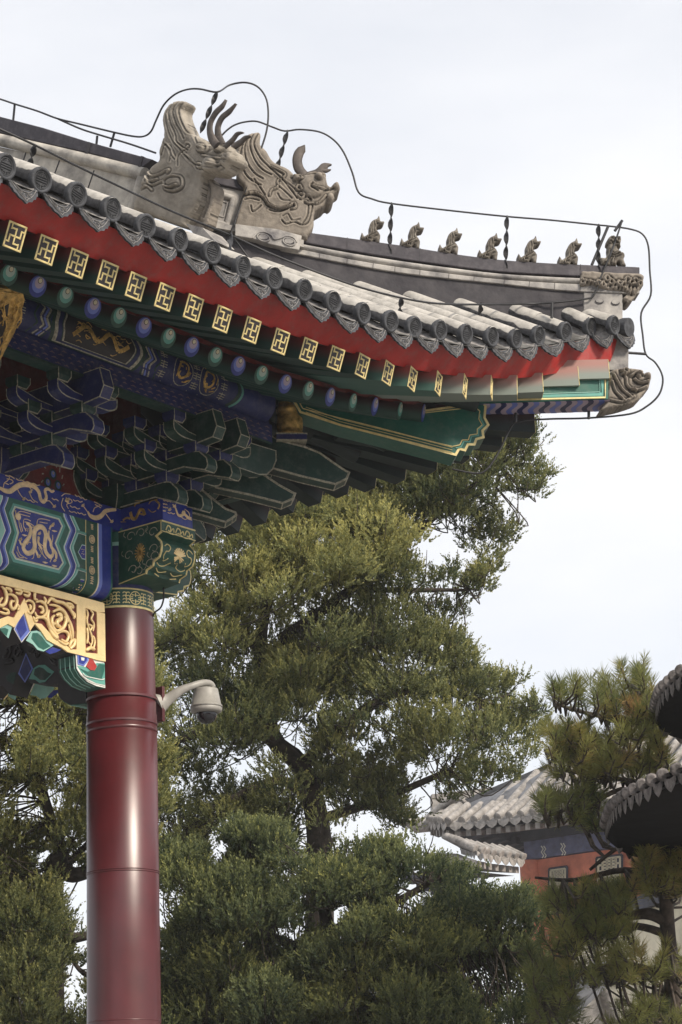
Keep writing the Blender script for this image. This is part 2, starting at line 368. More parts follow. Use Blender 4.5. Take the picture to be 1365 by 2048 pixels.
def dB(v): return interp(v,[.3,1,1.85,2.05,2.3],[0,.07,.15,.02,0])   # the far eave sweeps up a little less
# ---- tiled roof: pan tiles surface
def roof(swap):
    mb=MB(); us=[-4.9+.18*i for i in range(int((2.26+4.9)/.18)+1)]; g=[];vs=[];K_=10
    for u in us:
        a=(u,en(u)+.005,ez(u)-.075); b=rowend(u,swap); b=(b[0],b[1],b[2]-.075)
        for k in range(K_+1): vs.append(L3(a,b,k/K_))
    fs=[]
    for i in range(len(us)-1):
        for k in range(K_): a=i*(K_+1)+k; fs.append((a,a+1,a+K_+2,a+K_+1))
    mb.add(vs,fs,0)
    return part(mb,'roof_slope',[K['pan']],swap)
for s in (False,True): roof(s)
# ---- round tile rows with eave discs, and the drip tiles between them
def tile_row(p,swap,detail=True,ri=0):
    rng=random.Random(ri*7+3)
    u=p[0]; e=rowend(u,swap); a=Vector((u,p[1],p[2])); b=Vector(e); d=(b-a); Lr=d.length; d.normalize()
    if Lr<.16: b=a+d*.16; Lr=.16
    side=Vector((1,0,0)); up=side.cross(d); 
    if up.z<0: up=-up
    a=a+Vector((rng.uniform(-.006,.006),rng.uniform(-.012,.012),rng.uniform(-.005,.005))); tw_=rng.uniform(-.35,.35)
    mb=MB(); n=max(1,int(round(Lr/.30)))
    if Lr>3: Lr=min(Lr,4.0)
    seg=14; r0=.066
    for k in range(n):
        t0=k*Lr/n; t1=(k+1)*Lr/n; jit=rng.uniform(-.003,.003)
        vs=[];at=[]
        for t,rr in ((t0,r0*.97+jit*.5),(t0+.012,r0+jit),(t1-.012,r0+jit*.6),(t1+.004,r0*.93)):
            c=a+d*t
            for q in range(seg+1):
                th=math.pi*(-.12+1.24*q/seg); 
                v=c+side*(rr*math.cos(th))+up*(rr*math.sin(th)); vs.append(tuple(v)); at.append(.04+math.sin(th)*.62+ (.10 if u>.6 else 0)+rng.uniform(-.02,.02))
        fs=[]
        for i in range(3):
            for q in range(seg): A=i*(seg+1)+q; fs.append((A,A+1,A+seg+2,A+seg+1))
        mb.add(vs,fs,0,True,at)
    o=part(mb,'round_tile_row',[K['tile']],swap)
    # disc
    m2=MB(); nr=Vector((rng.uniform(-.07,.07),1,-.22+rng.uniform(-.06,.06))).normalized(); upv=Vector((math.sin(tw_)*.5,.22,1)); upv=(upv-nr*upv.dot(nr)).normalized(); side=upv.cross(nr); c=a
    rings=[(.0,.060,-.03),(1,.069,-.012),(2,.069,.010),(3,.063,.016),(4,.053,.016),(5,.049,.006)]
    vs=[];sg=24
    for _,r,o_ in rings:
        for q in range(sg):
            th=2*math.pi*q/sg; v=c+side*(r*math.sin(th))+upv*(r*math.cos(th))+nr*o_; vs.append(tuple(v))
    fs=[]
    for i in range(len(rings)-1):
        for q in range(sg): A=i*sg+q;B=i*sg+(q+1)%sg; fs.append((A,B,B+sg,A+sg))
    m2.add(vs,fs,0,True)
    m2.add(vs[-sg:],[tuple(range(sg))],1)
    if detail:
        cc=c+nr*.0075
        def bar(x0,y0,x1,y1,w=.0048):
            m2.ribbon([tuple(cc+side*x0+upv*y0),tuple(cc+side*x1+upv*y1)],w,tuple(nr),2,.004)
        for yy in (-.018,-.006,.006,.018):
            h=math.sqrt(.042**2-yy*yy)*.86; bar(-h,yy,h,yy)
        bar(0,.018,0,.042); bar(0,-.018,0,-.042)
        bar(-.020,.024,.020,.024);bar(-.014,.032,.014,.032);bar(-.020,-.024,.020,-.024); bar(-.026,-.030,-.010,-.036); bar(.026,-.030,.010,-.036)
        m2.ribbon([tuple(cc+side*(.045*math.sin(q*.35))+upv*(.045*math.cos(q*.35))) for q in range(19)],.0035,tuple(nr),2,.003)
    m2.build('tile_end_disc',[K['clay'],K['clayd'],K['claym']],o,swap=swap)
def drip(p,q,swap,detail=True):
    c=L3(p,q,.5); w=min(.115,abs(q[0]-p[0])*.42); mb=MB(); nn=c[1]-.005; z=c[2]-.050; u=c[0]; sl=(q[2]-p[2])/(q[0]-p[0]); sn=(q[1]-p[1])/(q[0]-p[0])
    prof=[(-1,.012),(-.8,-.012),(-.4,-.036),(0,-.043),(.4,-.036),(.8,-.012),(1,.012),(1.0,-.020),(.93,-.050),(.82,-.056),(.74,-.076),(.56,-.082),(.44,-.100),(.18,-.108),(0,-.124),(-.18,-.108),(-.44,-.100),(-.56,-.082),(-.74,-.076),(-.82,-.056),(-.93,-.050),(-1.0,-.020)]
    def P(a,b,o=0): return (u+a*w,nn+sn*a*w+b*(-.25)+o,z+sl*a*w+b)
    poly=[P(a,b) for a,b in prof]; n=len(poly); back=[add3(t,(0,-.016,.004)) for t in poly]
    mb.add(poly+back,[(i,(i+1)%n,n+(i+1)%n,n+i) for i in range(n)],0)
    k=7 # triangulate as strip upper arc / lower edge
    up_=list(range(0,7)); lo=[0]+list(range(21,6,-1))
    mb.add(poly,[tuple(range(n))],0); mb.add(back,[tuple(range(n))],0)
    if detail:
        nr=(0,.97,.24)
        def st(pts,wd=.0045,m=1): mb.ribbon([P(a*1.0,b,.002) for a,b in smooth(pts,3)],wd,nr,m,.003)
        st([(-.86,-.018),(-.62,-.05),(-.36,-.078),(-.14,-.092),(0,-.108),(.14,-.092),(.36,-.078),(.62,-.05),(.86,-.018)])
        st([(-.7,-.016),(-.35,-.047),(0,-.055),(.35,-.047),(.7,-.016)],.004)
        for sx in (-1,1):
            st([(sx*.5,-.05),(sx*.34,-.062),(sx*.2,-.056),(sx*.26,-.07),(sx*.4,-.068)],.0035)
            st([(sx*.04,-.066),(sx*.13,-.074),(sx*.1,-.086),(0,-.09)],.0035)
    o=part(mb,'drip_tile',[K['clay'],K['clayl']],swap)
    m3=MB() # pan tile lip behind the drip tile
    vs=[]
    for i in range(7):
        a=-1+i/3; b=.012-(1-a*a)*.052
        for dn_,dz_ in ((0,0),(-.22,.15)): vs.append((u+a*w,nn+sn*a*w+dn_-b*.25,z+sl*a*w+b+dz_))
    m3.add(vs,[(2*i,2*i+1,2*i+3,2*i+2) for i in range(6)],0,True)
    m3.build('pan_tile',[K['clayl']],o,swap=swap)
for s in (False,True):
    for i,p in enumerate(disc): tile_row(p,s,not s,i)
    for i in range(len(disc)-1): drip(disc[i],disc[i+1],s,not s)
# last corner drip tile with its short hood tile
q=(disc[-1][0]+.235,disc[-1][1]+.03,disc[-1][2]+.035); drip(disc[-1],q,False)
mb=MB(); c=(disc[-1][0]+.15,disc[-1][1]+.01,disc[-1][2]+.015); mb.tube([add3(c,(.0,.02,0)),add3(c,(0,-.03,.01)),add3(c,(-.0,-.09,.03))],[.066,.068,.05],16,0)
part(mb,'corner_hood_tile',[K['clay']])
# ---- red eave board between rafter tips and tiles
def fascia(swap):
    mb=MB(); us=[-4.8+.12*i for i in range(int((2.28+4.8)/.12)+1)]+[2.33]
    su=[p[0] for p in sqr]; sz=[p[2] for p in sqr]; sn_=[p[1] for p in sqr]
    top=[];bot=[]
    for u in us:
        bz=interp(u,su,sz)+.068-(dB(u) if swap else 0); bn=interp(u,su,sn_)-.004
        if u>su[-1]: bz=sz[-1]+.068+(u-su[-1])*.45; bn=sn_[-1]
        top.append((u,en(u)-.035,ez(u)-.078)); bot.append((u,bn,bz))
    n=len(us); vs=[]
    for t,b in zip(top,bot): vs+=[b,t,(t[0],t[1]-.03,t[2]+.01),(b[0],b[1]-.03,b[2]+.01)]
    fs=[(0,1,2,3),tuple(4*(n-1)+k for k in range(4))]
    for i in range(n-1):
        for k in range(4): a=4*i+k;b=4*i+(k+1)%4; fs.append((a,b,b+4,a+4))
    mb.add(vs,fs,0); part(mb,'eave_board',[K['red']],swap)
    # soffit boards behind, running up over the rafters
    mb=MB(); vs=[];KK=8
    for u in us:
        bz=interp(u,su,sz)+.072-(dB(u) if swap else 0); bn=interp(u,su,sn_)-.02
        if u>su[-1]: bz=sz[-1]+.072+(u-su[-1])*.45
        if u<.75: e=(u,.7,6.83)
        else: e=(u-.0,u-.05,lerp(6.83,7.02,(u-.75)/1.6))
        if u<.75: e2=(u,-.3,7.3)
        for k in range(KK+1): vs.append(L3((u,bn,bz),e,k/KK))
    fs=[]
    for i in range(n-1):
        for k in range(KK): a=i*(KK+1)+k; fs.append((a,a+1,a+KK+2,a+KK+1))
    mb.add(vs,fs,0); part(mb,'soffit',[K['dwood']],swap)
for s in (False,True): fascia(s)
# ---- flying rafters (square) with gold fret ends, fanned towards the corner
def fan(u): 
    if u<-.15: return 0.0
    return R(43)*min(1,((u+.15)/2.35))**.8
def sq_rafter(p,swap,detail):
    ph=fan(p[0]); d=Vector((-math.sin(ph),-math.cos(ph),.42*max(0,1-ph/R(40))-.02)).normalized(); side=Vector((math.cos(ph),-math.sin(ph),0)); up=side.cross(d)
    if up.z<0: up=-up
    a=Vector(p); hw,hh=.062,.068; Lr=.95
    mb=MB(); vs=[];at=[]
    for t in (0,Lr):
        for i,j in ((-1,-1),(1,-1),(1,1),(-1,1)):
            v=a+d*t+side*(hw*i)+up*(hh*j); vs.append(tuple(v)); at.append(.5+.5*j)
    mb.add(vs,[(0,1,2,3),(4,5,6,7),(0,1,5,4),(1,2,6,5),(2,3,7,6),(3,0,4,7)],0,False,at)
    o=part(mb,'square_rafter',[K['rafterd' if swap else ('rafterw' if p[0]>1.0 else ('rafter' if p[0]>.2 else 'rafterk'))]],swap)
    if detail:
        m=MB(); nr=-d; 
        def P(x,y,o_=.0015): return tuple(a+side*(hw*x)+up*(hh*y)+nr*o_)
        m.add([P(-1,-1,.001),P(1,-1,.001),P(1,1,.001),P(-1,1,.001)],[(0,1,2,3)],1)
        def b(x0,y0,x1,y1,w=.0095):
            dx,dy=x1-x0,y1-y0; l=math.hypot(dx,dy); ex=.07
            x0-=dx/l*ex; y0-=dy/l*ex; x1+=dx/l*ex; y1+=dy/l*ex
            m.ribbon([P(x0,y0),P(x1,y1)],w,tuple(nr),0,.003)
        for q in ((-.92,-.92,.92,-.92),(.92,-.92,.92,.92),(.92,.92,-.92,.92),(-.92,.92,-.92,-.92)): b(*q,.011)
        # fret: a cross whose arms turn at right angles
        b(0,-.55,0,.55); b(-.55,0,.55,0); b(0,.55,-.5,.55); b(0,-.55,.5,-.55); b(-.55,0,-.55,-.5); b(.55,0,.55,.5)
        b(-.55,.92,-.55,.5,.008); b(.55,-.92,.55,-.5,.008); b(.92,.5,.55,.5,.008); b(-.92,-.5,-.55,-.5,.008)
        m.build('gold_fret_end',[K['lgold'],K['black']],o,swap=swap)
for s in (False,True):
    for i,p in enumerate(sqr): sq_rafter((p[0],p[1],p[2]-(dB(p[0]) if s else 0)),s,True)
# ---- round rafters with blue / green pearl ends
def rd_rafter(p,swap,idx):
    ph=fan(p[0])*.95; d=Vector((-math.sin(ph),-math.cos(ph),.5*max(0,1-ph/R(50))+.02)).normalized(); side=Vector((math.cos(ph),-math.sin(ph),0)); up=side.cross(d)
    if up.z<0: up=-up
    a=Vector(p); r=.061; mb=MB(); Lr=1.5 if p[0]<.2 else max(.5,1.25-p[0]*.4); vs=[];at=[];sg=16
    for t in (0,Lr):
        for k in range(sg):
            th=2*math.pi*k/sg; vs.append(tuple(a+d*t+side*(r*math.cos(th))+up*(r*math.sin(th)))); at.append(.5+.5*math.sin(th))
    mb.add(vs,[(k,(k+1)%sg,sg+(k+1)%sg,sg+k) for k in range(sg)],0,True,at); mb.add(vs[:sg],[tuple(range(sg))],1); mb.add(vs[sg:],[tuple(range(sg))],0)
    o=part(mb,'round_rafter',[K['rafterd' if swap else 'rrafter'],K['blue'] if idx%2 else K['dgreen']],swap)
    m=MB(); nr=-d
    cols=[(.060,0,0),(.046,.011,1),(.032,.022,2),(.0165,.034,3),(.013,.034,4)]
    for k,(rr,off,mi) in enumerate(cols):
        m.disc(tuple(a+up*off),tuple(nr),tuple(up),rr*.98,rr,mi,18,.001+.0012*k)
    m.build('pearl_end',[K['blue'],K['lblue'],K['pink'],K['black'],K['goldw']] if idx%2 else [K['green'],K['teal'],K['lgrey'],K['black'],K['goldw']],o,swap=swap)
K['goldw']=mat('pearl_cream_paint',(.66,.60,.42),.5,var=.08)
K['lgrey']=mat('pale_sage_paint',(.40,.50,.45),.5,var=.1)
for s in (False,True):
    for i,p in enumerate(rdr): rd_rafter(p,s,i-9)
def eboard(swap):
    mb=MB(); ru=[p[0] for p in rdr]; us=[-4.4+.15*i for i in range(int((1.55+4.4)/.15))]
    f=lambda u,dn_,dz_:(u,interp(u,ru,[p[1] for p in rdr])+dn_,interp(u,ru,[p[2] for p in rdr])+dz_)
    vs=[]
    for u in us: vs+=[f(u,-.01,.058),f(u,-.01,.088),f(u,-.05,.11),f(u,-.05,.08)]
    n=len(us); fs=[]
    for i in range(n-1):
        for k in range(4): a=4*i+k;b=4*i+(k+1)%4; fs.append((a,b,b+4,a+4))
    mb.add(vs,fs,0); part(mb,'rafter_tie_board',[K['gong_red']],swap)
for s in (False,True): eboard(s)
# ================================================================== ridges
DS=Vector((.7071,-.7071,0)); DT=Vector((.7071,.7071,0)) # across / along the diagonal, in (u,n)
def dline(pts,k=0.0): return [D_(x,y,k) for x,y in smooth(pts,3)]
XT=[560,600,700,800,900,1000,1100,1165,1240,1280]
def dl2(pts,hw): return [tuple(Vector(p)+DS*hw) for p in dline(pts,-hw*1.414)]
def yl(name):
    t={'cap':[455,462,476,490,506,519,526,529,532,534],'capb':[476,483,501,517,531,543,549,552,555,557],'roll':[490,498,518,534,547,558,565,568,571,573],'band':[500,508,528,545,557,567,578,583,586,587]}
    return t[name]
cap_t=[(x,y) for x,y in zip(XT,yl('cap'))]; cap_b=[(x,y) for x,y in zip(XT,yl('capb'))]; rol_b=[(x,y) for x,y in zip(XT,yl('roll'))]; ban_b=[(x,y) for x,y in zip(XT,yl('band'))]
s3=tuple(DS)
mb=MB(); mb.slab(dl2(cap_t,.062),dl2(cap_b,.062),s3,.062); HR=part(mb,'hip_ridge',[K['cap']],bevel=.006)
mb=MB(); T=dl2(cap_b,.07); Bm=dl2(rol_b,.07)
T=T[:22]; Bm=Bm[:22]
mid=[L3(a,b,.5) for a,b in zip(T,Bm)]
mb.tube([tuple(p) for p in mid],[(math.dist(a,b)*.5,.075) for a,b in zip(T,Bm)],12,0,flat=(0,0,1)); mb.build('ridge_roll',[K['mould']],HR)
mb=MB(); mb.slab(dl2(rol_b,.068),dl2(ban_b,.068),s3,.068); mb.build('ridge_band',[K['mould']],HR,bevel=.005)
mb=MB(); T=dl2(ban_b,.068)[:23]; mb.slab(T,[(p[0],p[1],zh(p[0])-.12) for p in T],s3,.05); mb.build('ridge_body',[K['ridge']],HR)
jr=random.Random(12)
for k in range(11):
    x=640+k*52+jr.uniform(-8,8); a=[interp(x,XT,yl(n_)) for n_ in ('cap','capb','roll','band')]
    mb=MB(); mb.slab(dl2([(x,a[2]+.3),(x+1.0,a[2]+.5)],.068),dl2([(x-1,a[3]-.3),(x,a[3])],.068),s3,.0695); mb.build('band_joint',[K['ridge']],HR)
    if k%3==1: mb=MB(); mb.slab(dl2([(x,a[0]-.2),(x+1.4,a[0])],.062),dl2([(x-1,a[1]-.3),(x+.4,a[1])],.062),s3,.0635); mb.build('cap_joint',[K['ridge']],HR)
# end block of the hip ridge with two round bosses, and the carved leaf cap stone
mb=MB(); e0=D_(1168,590);e1=D_(1245,598)
T=dl2([(1168,578),(1246,588)],.058); Bm=dl2([(1168,636),(1246,645)],.058)
mb.slab(T,Bm,s3,.058); EB=part(mb,'ridge_end_block',[K['mould']],bevel=.006)
mb=MB()
for x in (1199,1231):
    c=D_(x,603 if x<1210 else 606,-.085); mb.disc(add3(c,mul3(s3,-.001)),(-.7,.7,0),(0,0,1),.030,.019,1,20,.002); mb.disc(add3(c,(0,0,.004)),(-.7,.7,0),(0,0,1),.025,.014,0,20,.006)
mb.build('round_boss',[K['mould'],K['ridge']],EB)
leaf=zc(1140,440,6.825,[(130,840),(150,760),(175,700),(240,705),(320,700),(420,715),(520,712),(640,725),(760,725),(860,730),(960,735),(1010,770),(1000,830),(1000,900),(940,960),(905,1020),(870,1080),(810,1130),(760,1095),(735,1060),(790,1000),(700,975),(560,960),(400,930),(300,890),(150,910)])
lst=[]; rg=random.Random(5)
for k in range(15):
    x=1164+k*8.2; y=553+rg.uniform(0,14)+(k*.3)
    lst.append(([(x-6,y+8),(x-1,y-2),(x+6,y+3),(x+3,y+9),(x-2,y+6)],2.0,.020))
for k in range(6):
    x=1236+k*7; lst.append(([(x,565+k*1.0),(x+5,574),(x+2,584+k)],2.2,.02))
relief('carved_leaf_stone',[K['stoneg']],EB,leaf,lambda x,y:D_(x,y,-.10),(-.7071,.7071,0),.14,lst,step=2.0,edge=5,bulge=.015,noise_amp=.006)
# post stone and beast head under the corner
mb=MB(); T=[D_(1213,662),D_(1255,662)]; Bm=[D_(1213,745),D_(1254,748)]; mb.slab(T,Bm,s3,.05); part(mb,'corner_post_stone',[K['mould']],bevel=.006)
# gable ridge (descends towards us) : cap, roll, panelled wall
UP=.30
def uline(pts,u=UP): return [U_(x,y,u) for x,y in pts]
c0=[(-160,206),(0,236),(100,262),(190,290),(320,326)]; c1=[(-160,246),(0,268),(100,292),(190,312),(300,341)]
c2=[(-160,274),(0,296),(100,318),(190,340),(300,366)]; c3=[(-160,420),(0,440),(100,470),(190,500),(300,520)]
s3u=(1,0,0)
mb=MB(); mb.slab(uline(c0),uline(c1),s3u,.075); GR=part(mb,'gable_ridge',[K['cap']],bevel=.006)
for xx,ya,yb in ((2,238,272),(193,292,314),(298,320,342)):
    mb=MB(); mb.slab([U_(xx,ya-1,UP),U_(xx+5,ya+.5,UP)],[U_(xx-7,yb,UP),U_(xx-2,yb+1,UP)],s3u,.079); mb.build('cap_seam',[K['ridge']],GR)
mid=[L3(a,b,.5) for a,b in zip(uline(c1),uline(c2))]
mb=MB(); mb.tube([(p[0]-.05,p[1],p[2]) for p in mid],.048,12,0); 
a=U_(286,355,UP-.05); b=U_(266,420,UP-.05); mb.tube([a,b],.04,12,0)
mb.build('ridge_roll',[K['plaster']],GR)
mb=MB(); mb.slab(uline(c2),uline(c3),s3u,.05); mb.build('ridge_panel',[K['plaster']],GR)
for (xa,ya,xb,yb) in ((130,322,116,360),(198,345,186,380),(62,308,50,345)):
    mb=MB(); mb.slab([U_(xa,ya,UP),U_(xa+2,ya+.6,UP)],[U_(xb,yb,UP),U_(xb+2,yb+.6,UP)],s3u,.0525); mb.build('panel_joint',[K['ridge']],GR)
# short stretch of ridge between the two dragon heads
mb=MB(); mb.slab([D_(420,355),D_(492,372)],[D_(418,372),D_(490,390)],s3,.07); SR=part(mb,'upper_hip_ridge',[K['cap']],bevel=.005)
mb=MB(); mb.slab([D_(415,374),D_(490,390)],[D_(405,465),D_(490,470)],s3,.05); mb.build('ridge_panel',[K['mould']],SR)
mb=MB()
fr=zc(260,170,4.875,[(850,1060),(1010,1105),(945,1370),(790,1330)])
P4=[D_(x,y,-.075) for x,y in fr]; 
for i in range(4): mb.tube([P4[i],P4[(i+1)%4]],.022,10,0)
fr=zc(260,170,4.875,[(880,1130),(950,1150),(915,1290),(850,1270)])
P4=[D_(x,y,-.072) for x,y in fr]
for i in range(4): mb.tube([P4[i],P4[(i+1)%4]],.006,6,0)
mb.build('panel_frame',[K['mould']],SR)
mb=MB(); mb.slab([D_(400,452),D_(470,464),D_(605,492)],[D_(400,462),D_(470,475),D_(605,506)],s3,.10); mb.build('ridge_band',[K['mould']],SR)
mb=MB(); mb.slab([D_(400,464),D_(470,477),D_(560,500)],[D_(400,520),D_(470,530),D_(560,540)],s3,.06); mb.build('ridge_body',[K['ridge']],SR)
mb=MB(); g=[U_(372,447,UP-.15),U_(405,455,UP-.15),U_(430,482,UP-.15),U_(395,478,UP-.15)]; mb.prism(g,(.2,0,0),0); mb.build('flashing_slab',[K['mould']],SR)
# ---- the two dragon heads
Z1=lambda p: zc(260,170,4.875,p)
body=Z1([(50,1225),(60,1130),(120,1040),(140,960),(195,850),(240,790),(300,740),(300,650),(330,560),(350,480),(333,350),(355,260),(400,200),(450,168),(510,158),(565,172),(552,215),(530,260),(545,330),(585,410),(612,470),(680,505),(745,545),(790,592),(850,585),(970,590),(1000,630),(1030,652),(1052,695),(1045,745),(1012,782),(988,800),(960,845),(920,868),(880,868),(830,876),(760,865),(722,905),(715,990),(690,1150),(640,1250),(575,1350),(540,1392),(200,1275)])
st=[Z1([(470,170),(415,260),(430,380),(480,500),(500,580),(600,650)]),Z1([(510,165),(455,260),(480,380),(530,470),(560,540)]),Z1([(550,175),(505,250),(520,340),(560,430),(600,480),(690,470)]),Z1([(440,185),(385,300),(400,430),(450,560),(520,640),(620,760),(700,800)]),
 Z1([(640,480),(680,560),(700,600)]),Z1([(370,480),(360,580),(430,650),(420,760)]),Z1([(340,700),(380,590),(440,700),(470,740)]),Z1([(500,800),(510,700),(590,640),(620,610),(590,590),(575,620)]),Z1([(560,690),(640,760),(690,830)]),
 Z1([(700,600),(770,600),(790,640),(760,670),(710,660),(700,620),(740,625)]),Z1([(740,700),(830,720),(900,735),(990,740)]),Z1([(820,790),(900,800),(960,760),(1000,700),(1050,660)]),Z1([(760,840),(860,850),(930,820)]),
 Z1([(200,850),(240,900),(330,880),(380,850),(420,840),(400,870)]),Z1([(190,900),(220,950),(300,930)]),Z1([(210,960),(250,990),(330,960),(370,960),(380,1030),(470,1050),(540,1010),(550,950),(520,905),(430,910),(370,950)]),Z1([(130,1030),(200,1000),(250,1040)]),Z1([(380,1000),(430,1015),(500,990)]),Z1([(700,780),(740,790),(735,820),(700,820)]),Z1([(430,600),(470,680),(480,720)]),Z1([(780,600),(860,590),(980,600)])]
hs=[-.017]*4+[-.014]*5+[.012]*4+[.018]*6+[-.008,.016]; 
strokes=[(s,1.25 if h<0 else 1.6,h*.85) for s,h in zip(st,hs)]
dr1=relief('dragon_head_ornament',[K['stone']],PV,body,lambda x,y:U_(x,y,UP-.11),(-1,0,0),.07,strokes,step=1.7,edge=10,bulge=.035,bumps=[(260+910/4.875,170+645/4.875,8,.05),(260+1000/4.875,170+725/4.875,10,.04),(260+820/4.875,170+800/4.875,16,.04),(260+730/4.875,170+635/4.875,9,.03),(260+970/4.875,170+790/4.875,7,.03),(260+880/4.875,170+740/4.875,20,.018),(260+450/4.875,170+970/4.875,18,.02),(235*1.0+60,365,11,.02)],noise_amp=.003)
chest=Z1([(700,895),(760,890),(838,990),(840,1060),(820,1160),(790,1240),(735,1390),(540,1392),(600,1300),(690,1120)])
relief('dragon_chest',[K['stoneg']],dr1,chest,lambda x,y:U_(x,y,UP-.05),(-1,0,0),.08,[(Z1([(740,930),(790,1000),(780,1150),(720,1300)]),1.4,-.012)],step=2.5,edge=5,bulge=.01)
def horn(pts,ws,fn,parent,flatv,name='horn',th=.014):
    mb=MB(); P=smooth([fn(*p) for p in pts],5); n=len(P); rs=[]
    for i in range(n):
        t=i/(n-1); wv=interp(t*(len(ws)-1),list(range(len(ws))),ws); rs.append((th,wv))
    mb.tube(P,rs,8,0,flat=flatv); return mb.build(name,[K['horn']],parent)
for k,(pp,ws,off) in enumerate([([(850,590),(800,520),(780,440),(790,360),(840,270),(900,210),(940,145)],[.030,.030,.026,.024,.026,.022,.002],-.20),([(905,590),(865,500),(860,410),(900,320),(970,260),(1037,183)],[.030,.030,.026,.026,.024,.002],-.06),([(930,600),(1000,540),(1050,478),(1107,463)],[.022,.022,.016,.003],-.20),([(1000,610),(1080,560),(1130,515),(1185,500)],[.030,.026,.018,.003],-.06)]):
    horn(Z1(pp),ws,lambda x,y,o=off:U_(x,y,UP+o),dr1,(1,0,0))
Z2=lambda p: zc(440,230,4.875,p)
body2=Z2([(150,1180),(135,1110),(160,1000),(190,870),(235,720),(185,660),(165,590),(175,520),(160,420),(165,320),(220,250),(260,205),(320,180),(395,184),(392,290),(450,350),(490,420),(530,465),(580,492),(650,520),(700,560),(735,592),(830,580),(960,567),(1032,576),(1035,610),(1050,680),(1080,703),(1112,672),(1150,668),(1172,710),(1160,750),(1112,782),(1118,810),(1100,855),(1070,880),(1040,870),(1000,912),(930,955),(915,1010),(912,1100),(860,1185),(820,1215),(500,1160)])
st2=[([(370,200),(330,300),(380,420),(450,500),(560,600),(620,660),(700,760),(750,830)],.02),([(330,190),(290,300),(330,440),(400,540),(500,600)],.02),([(280,220),(240,330),(260,470),(330,580),(420,640)],.018),([(230,280),(200,400),(230,560),(300,650),(400,700)],.018),
 ([(500,520),(600,570),(635,600),(600,640),(560,660),(560,720),(500,750),(480,800)],.028),([(240,790),(310,775),(370,790),(430,830),(470,890),(560,930),(640,920),(700,890)],.055),([(240,840),(300,830),(380,850)],.02),([(480,940),(570,960),(660,930)],.02),([(690,880),(730,880),(735,920),(690,930)],.03),
 ([(600,1040),(640,1080),(720,1060),(800,1090),(860,1060),(890,960),(900,900)],.02),([(610,1000),(660,980),(700,1040),(780,1030)],.014),([(860,900),(850,1000),(800,1080)],.015),
 ([(890,720),(960,740),(1040,740),(1110,720)],.03),([(900,700),(880,730),(950,770)],.02),([(760,700),(740,740),(790,750),(770,700)],.028),([(760,800),(790,830),(820,800),(780,780)],.028),([(830,860),(870,880),(960,870),(1030,800)],.03),([(860,820),(890,850),(850,850)],.02),([(700,620),(760,600),(800,640),(740,650)],.03),([(760,590),(900,590),(1030,580)],.03),([(560,700),(650,780),(700,830)],.015),([(600,640),(680,700),(730,740)],.015),([(560,780),(600,840),(680,850)],.012),([(300,900),(320,960),(400,900)],.02),([(330,640),(400,740),(440,800)],.02)]
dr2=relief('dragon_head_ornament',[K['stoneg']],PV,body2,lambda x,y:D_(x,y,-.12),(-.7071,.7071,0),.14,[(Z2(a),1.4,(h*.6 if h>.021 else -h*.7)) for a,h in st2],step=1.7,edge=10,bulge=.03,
  bumps=[(*Z2([(960,630)])[0],8,.045),(*Z2([(1130,700)])[0],9,.03),(*Z2([(1080,820)])[0],8,.03),(*Z2([(750,630)])[0],9,.03),(*Z2([(900,700)])[0],26,.035)],noise_amp=.003,seed=9)
horn(Z2([(830,585),(775,530),(755,450),(770,380),(800,335),(828,298)]),[.030,.036,.034,.034,.03,.003],lambda x,y:D_(x,y,-.06),dr2,(.7,-.7,0))
horn(Z2([(860,580),(960,560),(1020,505),(1050,490),(1090,487)]),[.02,.03,.03,.018,.003],lambda x,y:D_(x,y,-.06),dr2,(.7,-.7,0))
horn(Z2([(1000,545),(1040,545),(1083,535)]),[.016,.016,.002],lambda x,y:D_(x,y,-.06),dr2,(.7,-.7,0))
pl=Z2([(150,1060),(300,1080),(560,1110),(800,1175),(795,1210),(775,1315),(640,1290),(480,1255),(330,1205),(150,1175)])
mb=MB(); mb.prism([D_(x,y,-.17) for x,y in pl],(.16,-.16,0),0); PL=mb.build('ornament_plinth',[K['mould']],dr2,bevel=.004)
mb=MB()
for x,y,w_ in ((425,1195,12),(675,1235,12)):
    q=Z2([(x,y)])[0]; pts=[D_(q[0]+w_*math.cos(t),q[1]+w_*.62*math.sin(t)+w_*.22*math.cos(t),-.176) for t in [i*math.pi/10 for i in range(21)]]
    mb.tube(pts,.006,6,0); mb.disc(D_(q[0],q[1],-.172),(-.7,.7,0),(0,0,1),.04,.028,1,18,.002)
    mb.disc(D_(q[0],q[1]-1,-.172),(-.7,.7,0),(0,0,1),.032,.02,0,18,.006)
mb.tube([D_(*p,-.176) for p in smooth(Z2([(320,1200),(370,1150),(430,1140),(500,1170),(530,1210),(590,1200),(650,1180),(720,1195),(750,1240)]),4)],.006,6,0)
mb.build('scroll_relief',[K['mould'],K['ridge']],PL)
# ---- seven ridge beasts
def beastpoly(ox,oy,sx,sy,pts): return [(ox+x*sx,oy+y*sy) for x,y in pts]
B0=[(55,282),(55,250),(65,212),(85,245),(100,240),(132,215),(133,160),(145,125),(170,100),(205,85),(220,62),(230,95),(235,112),(262,113),(268,125),(250,150),(210,160),(196,178),(215,210),(232,240),(228,280),(222,312),(190,305),(186,285),(172,278),(160,290),(155,300),(110,297)]
B0=[(710+x/4.55,420+y/4.55) for x,y in B0]; ax,ay=B0[0]
ankers=[(0,0,0),(79.5,11.3,0),(156,21,0),(235,29,0),(313.5,36.5,0),(395.5,40.5,0)]
S0=[([(150,120),(140,160),(145,220),(110,250),(80,280)],.012),([(220,215),(170,240),(130,260)],.015),([(225,235),(190,240),(150,265)],.01),([(120,250),(110,280),(140,290)],.012),([(205,130),(240,135),(260,125)],.012),([(180,105),(190,150),(185,200)],.008)]
rg=random.Random(3)
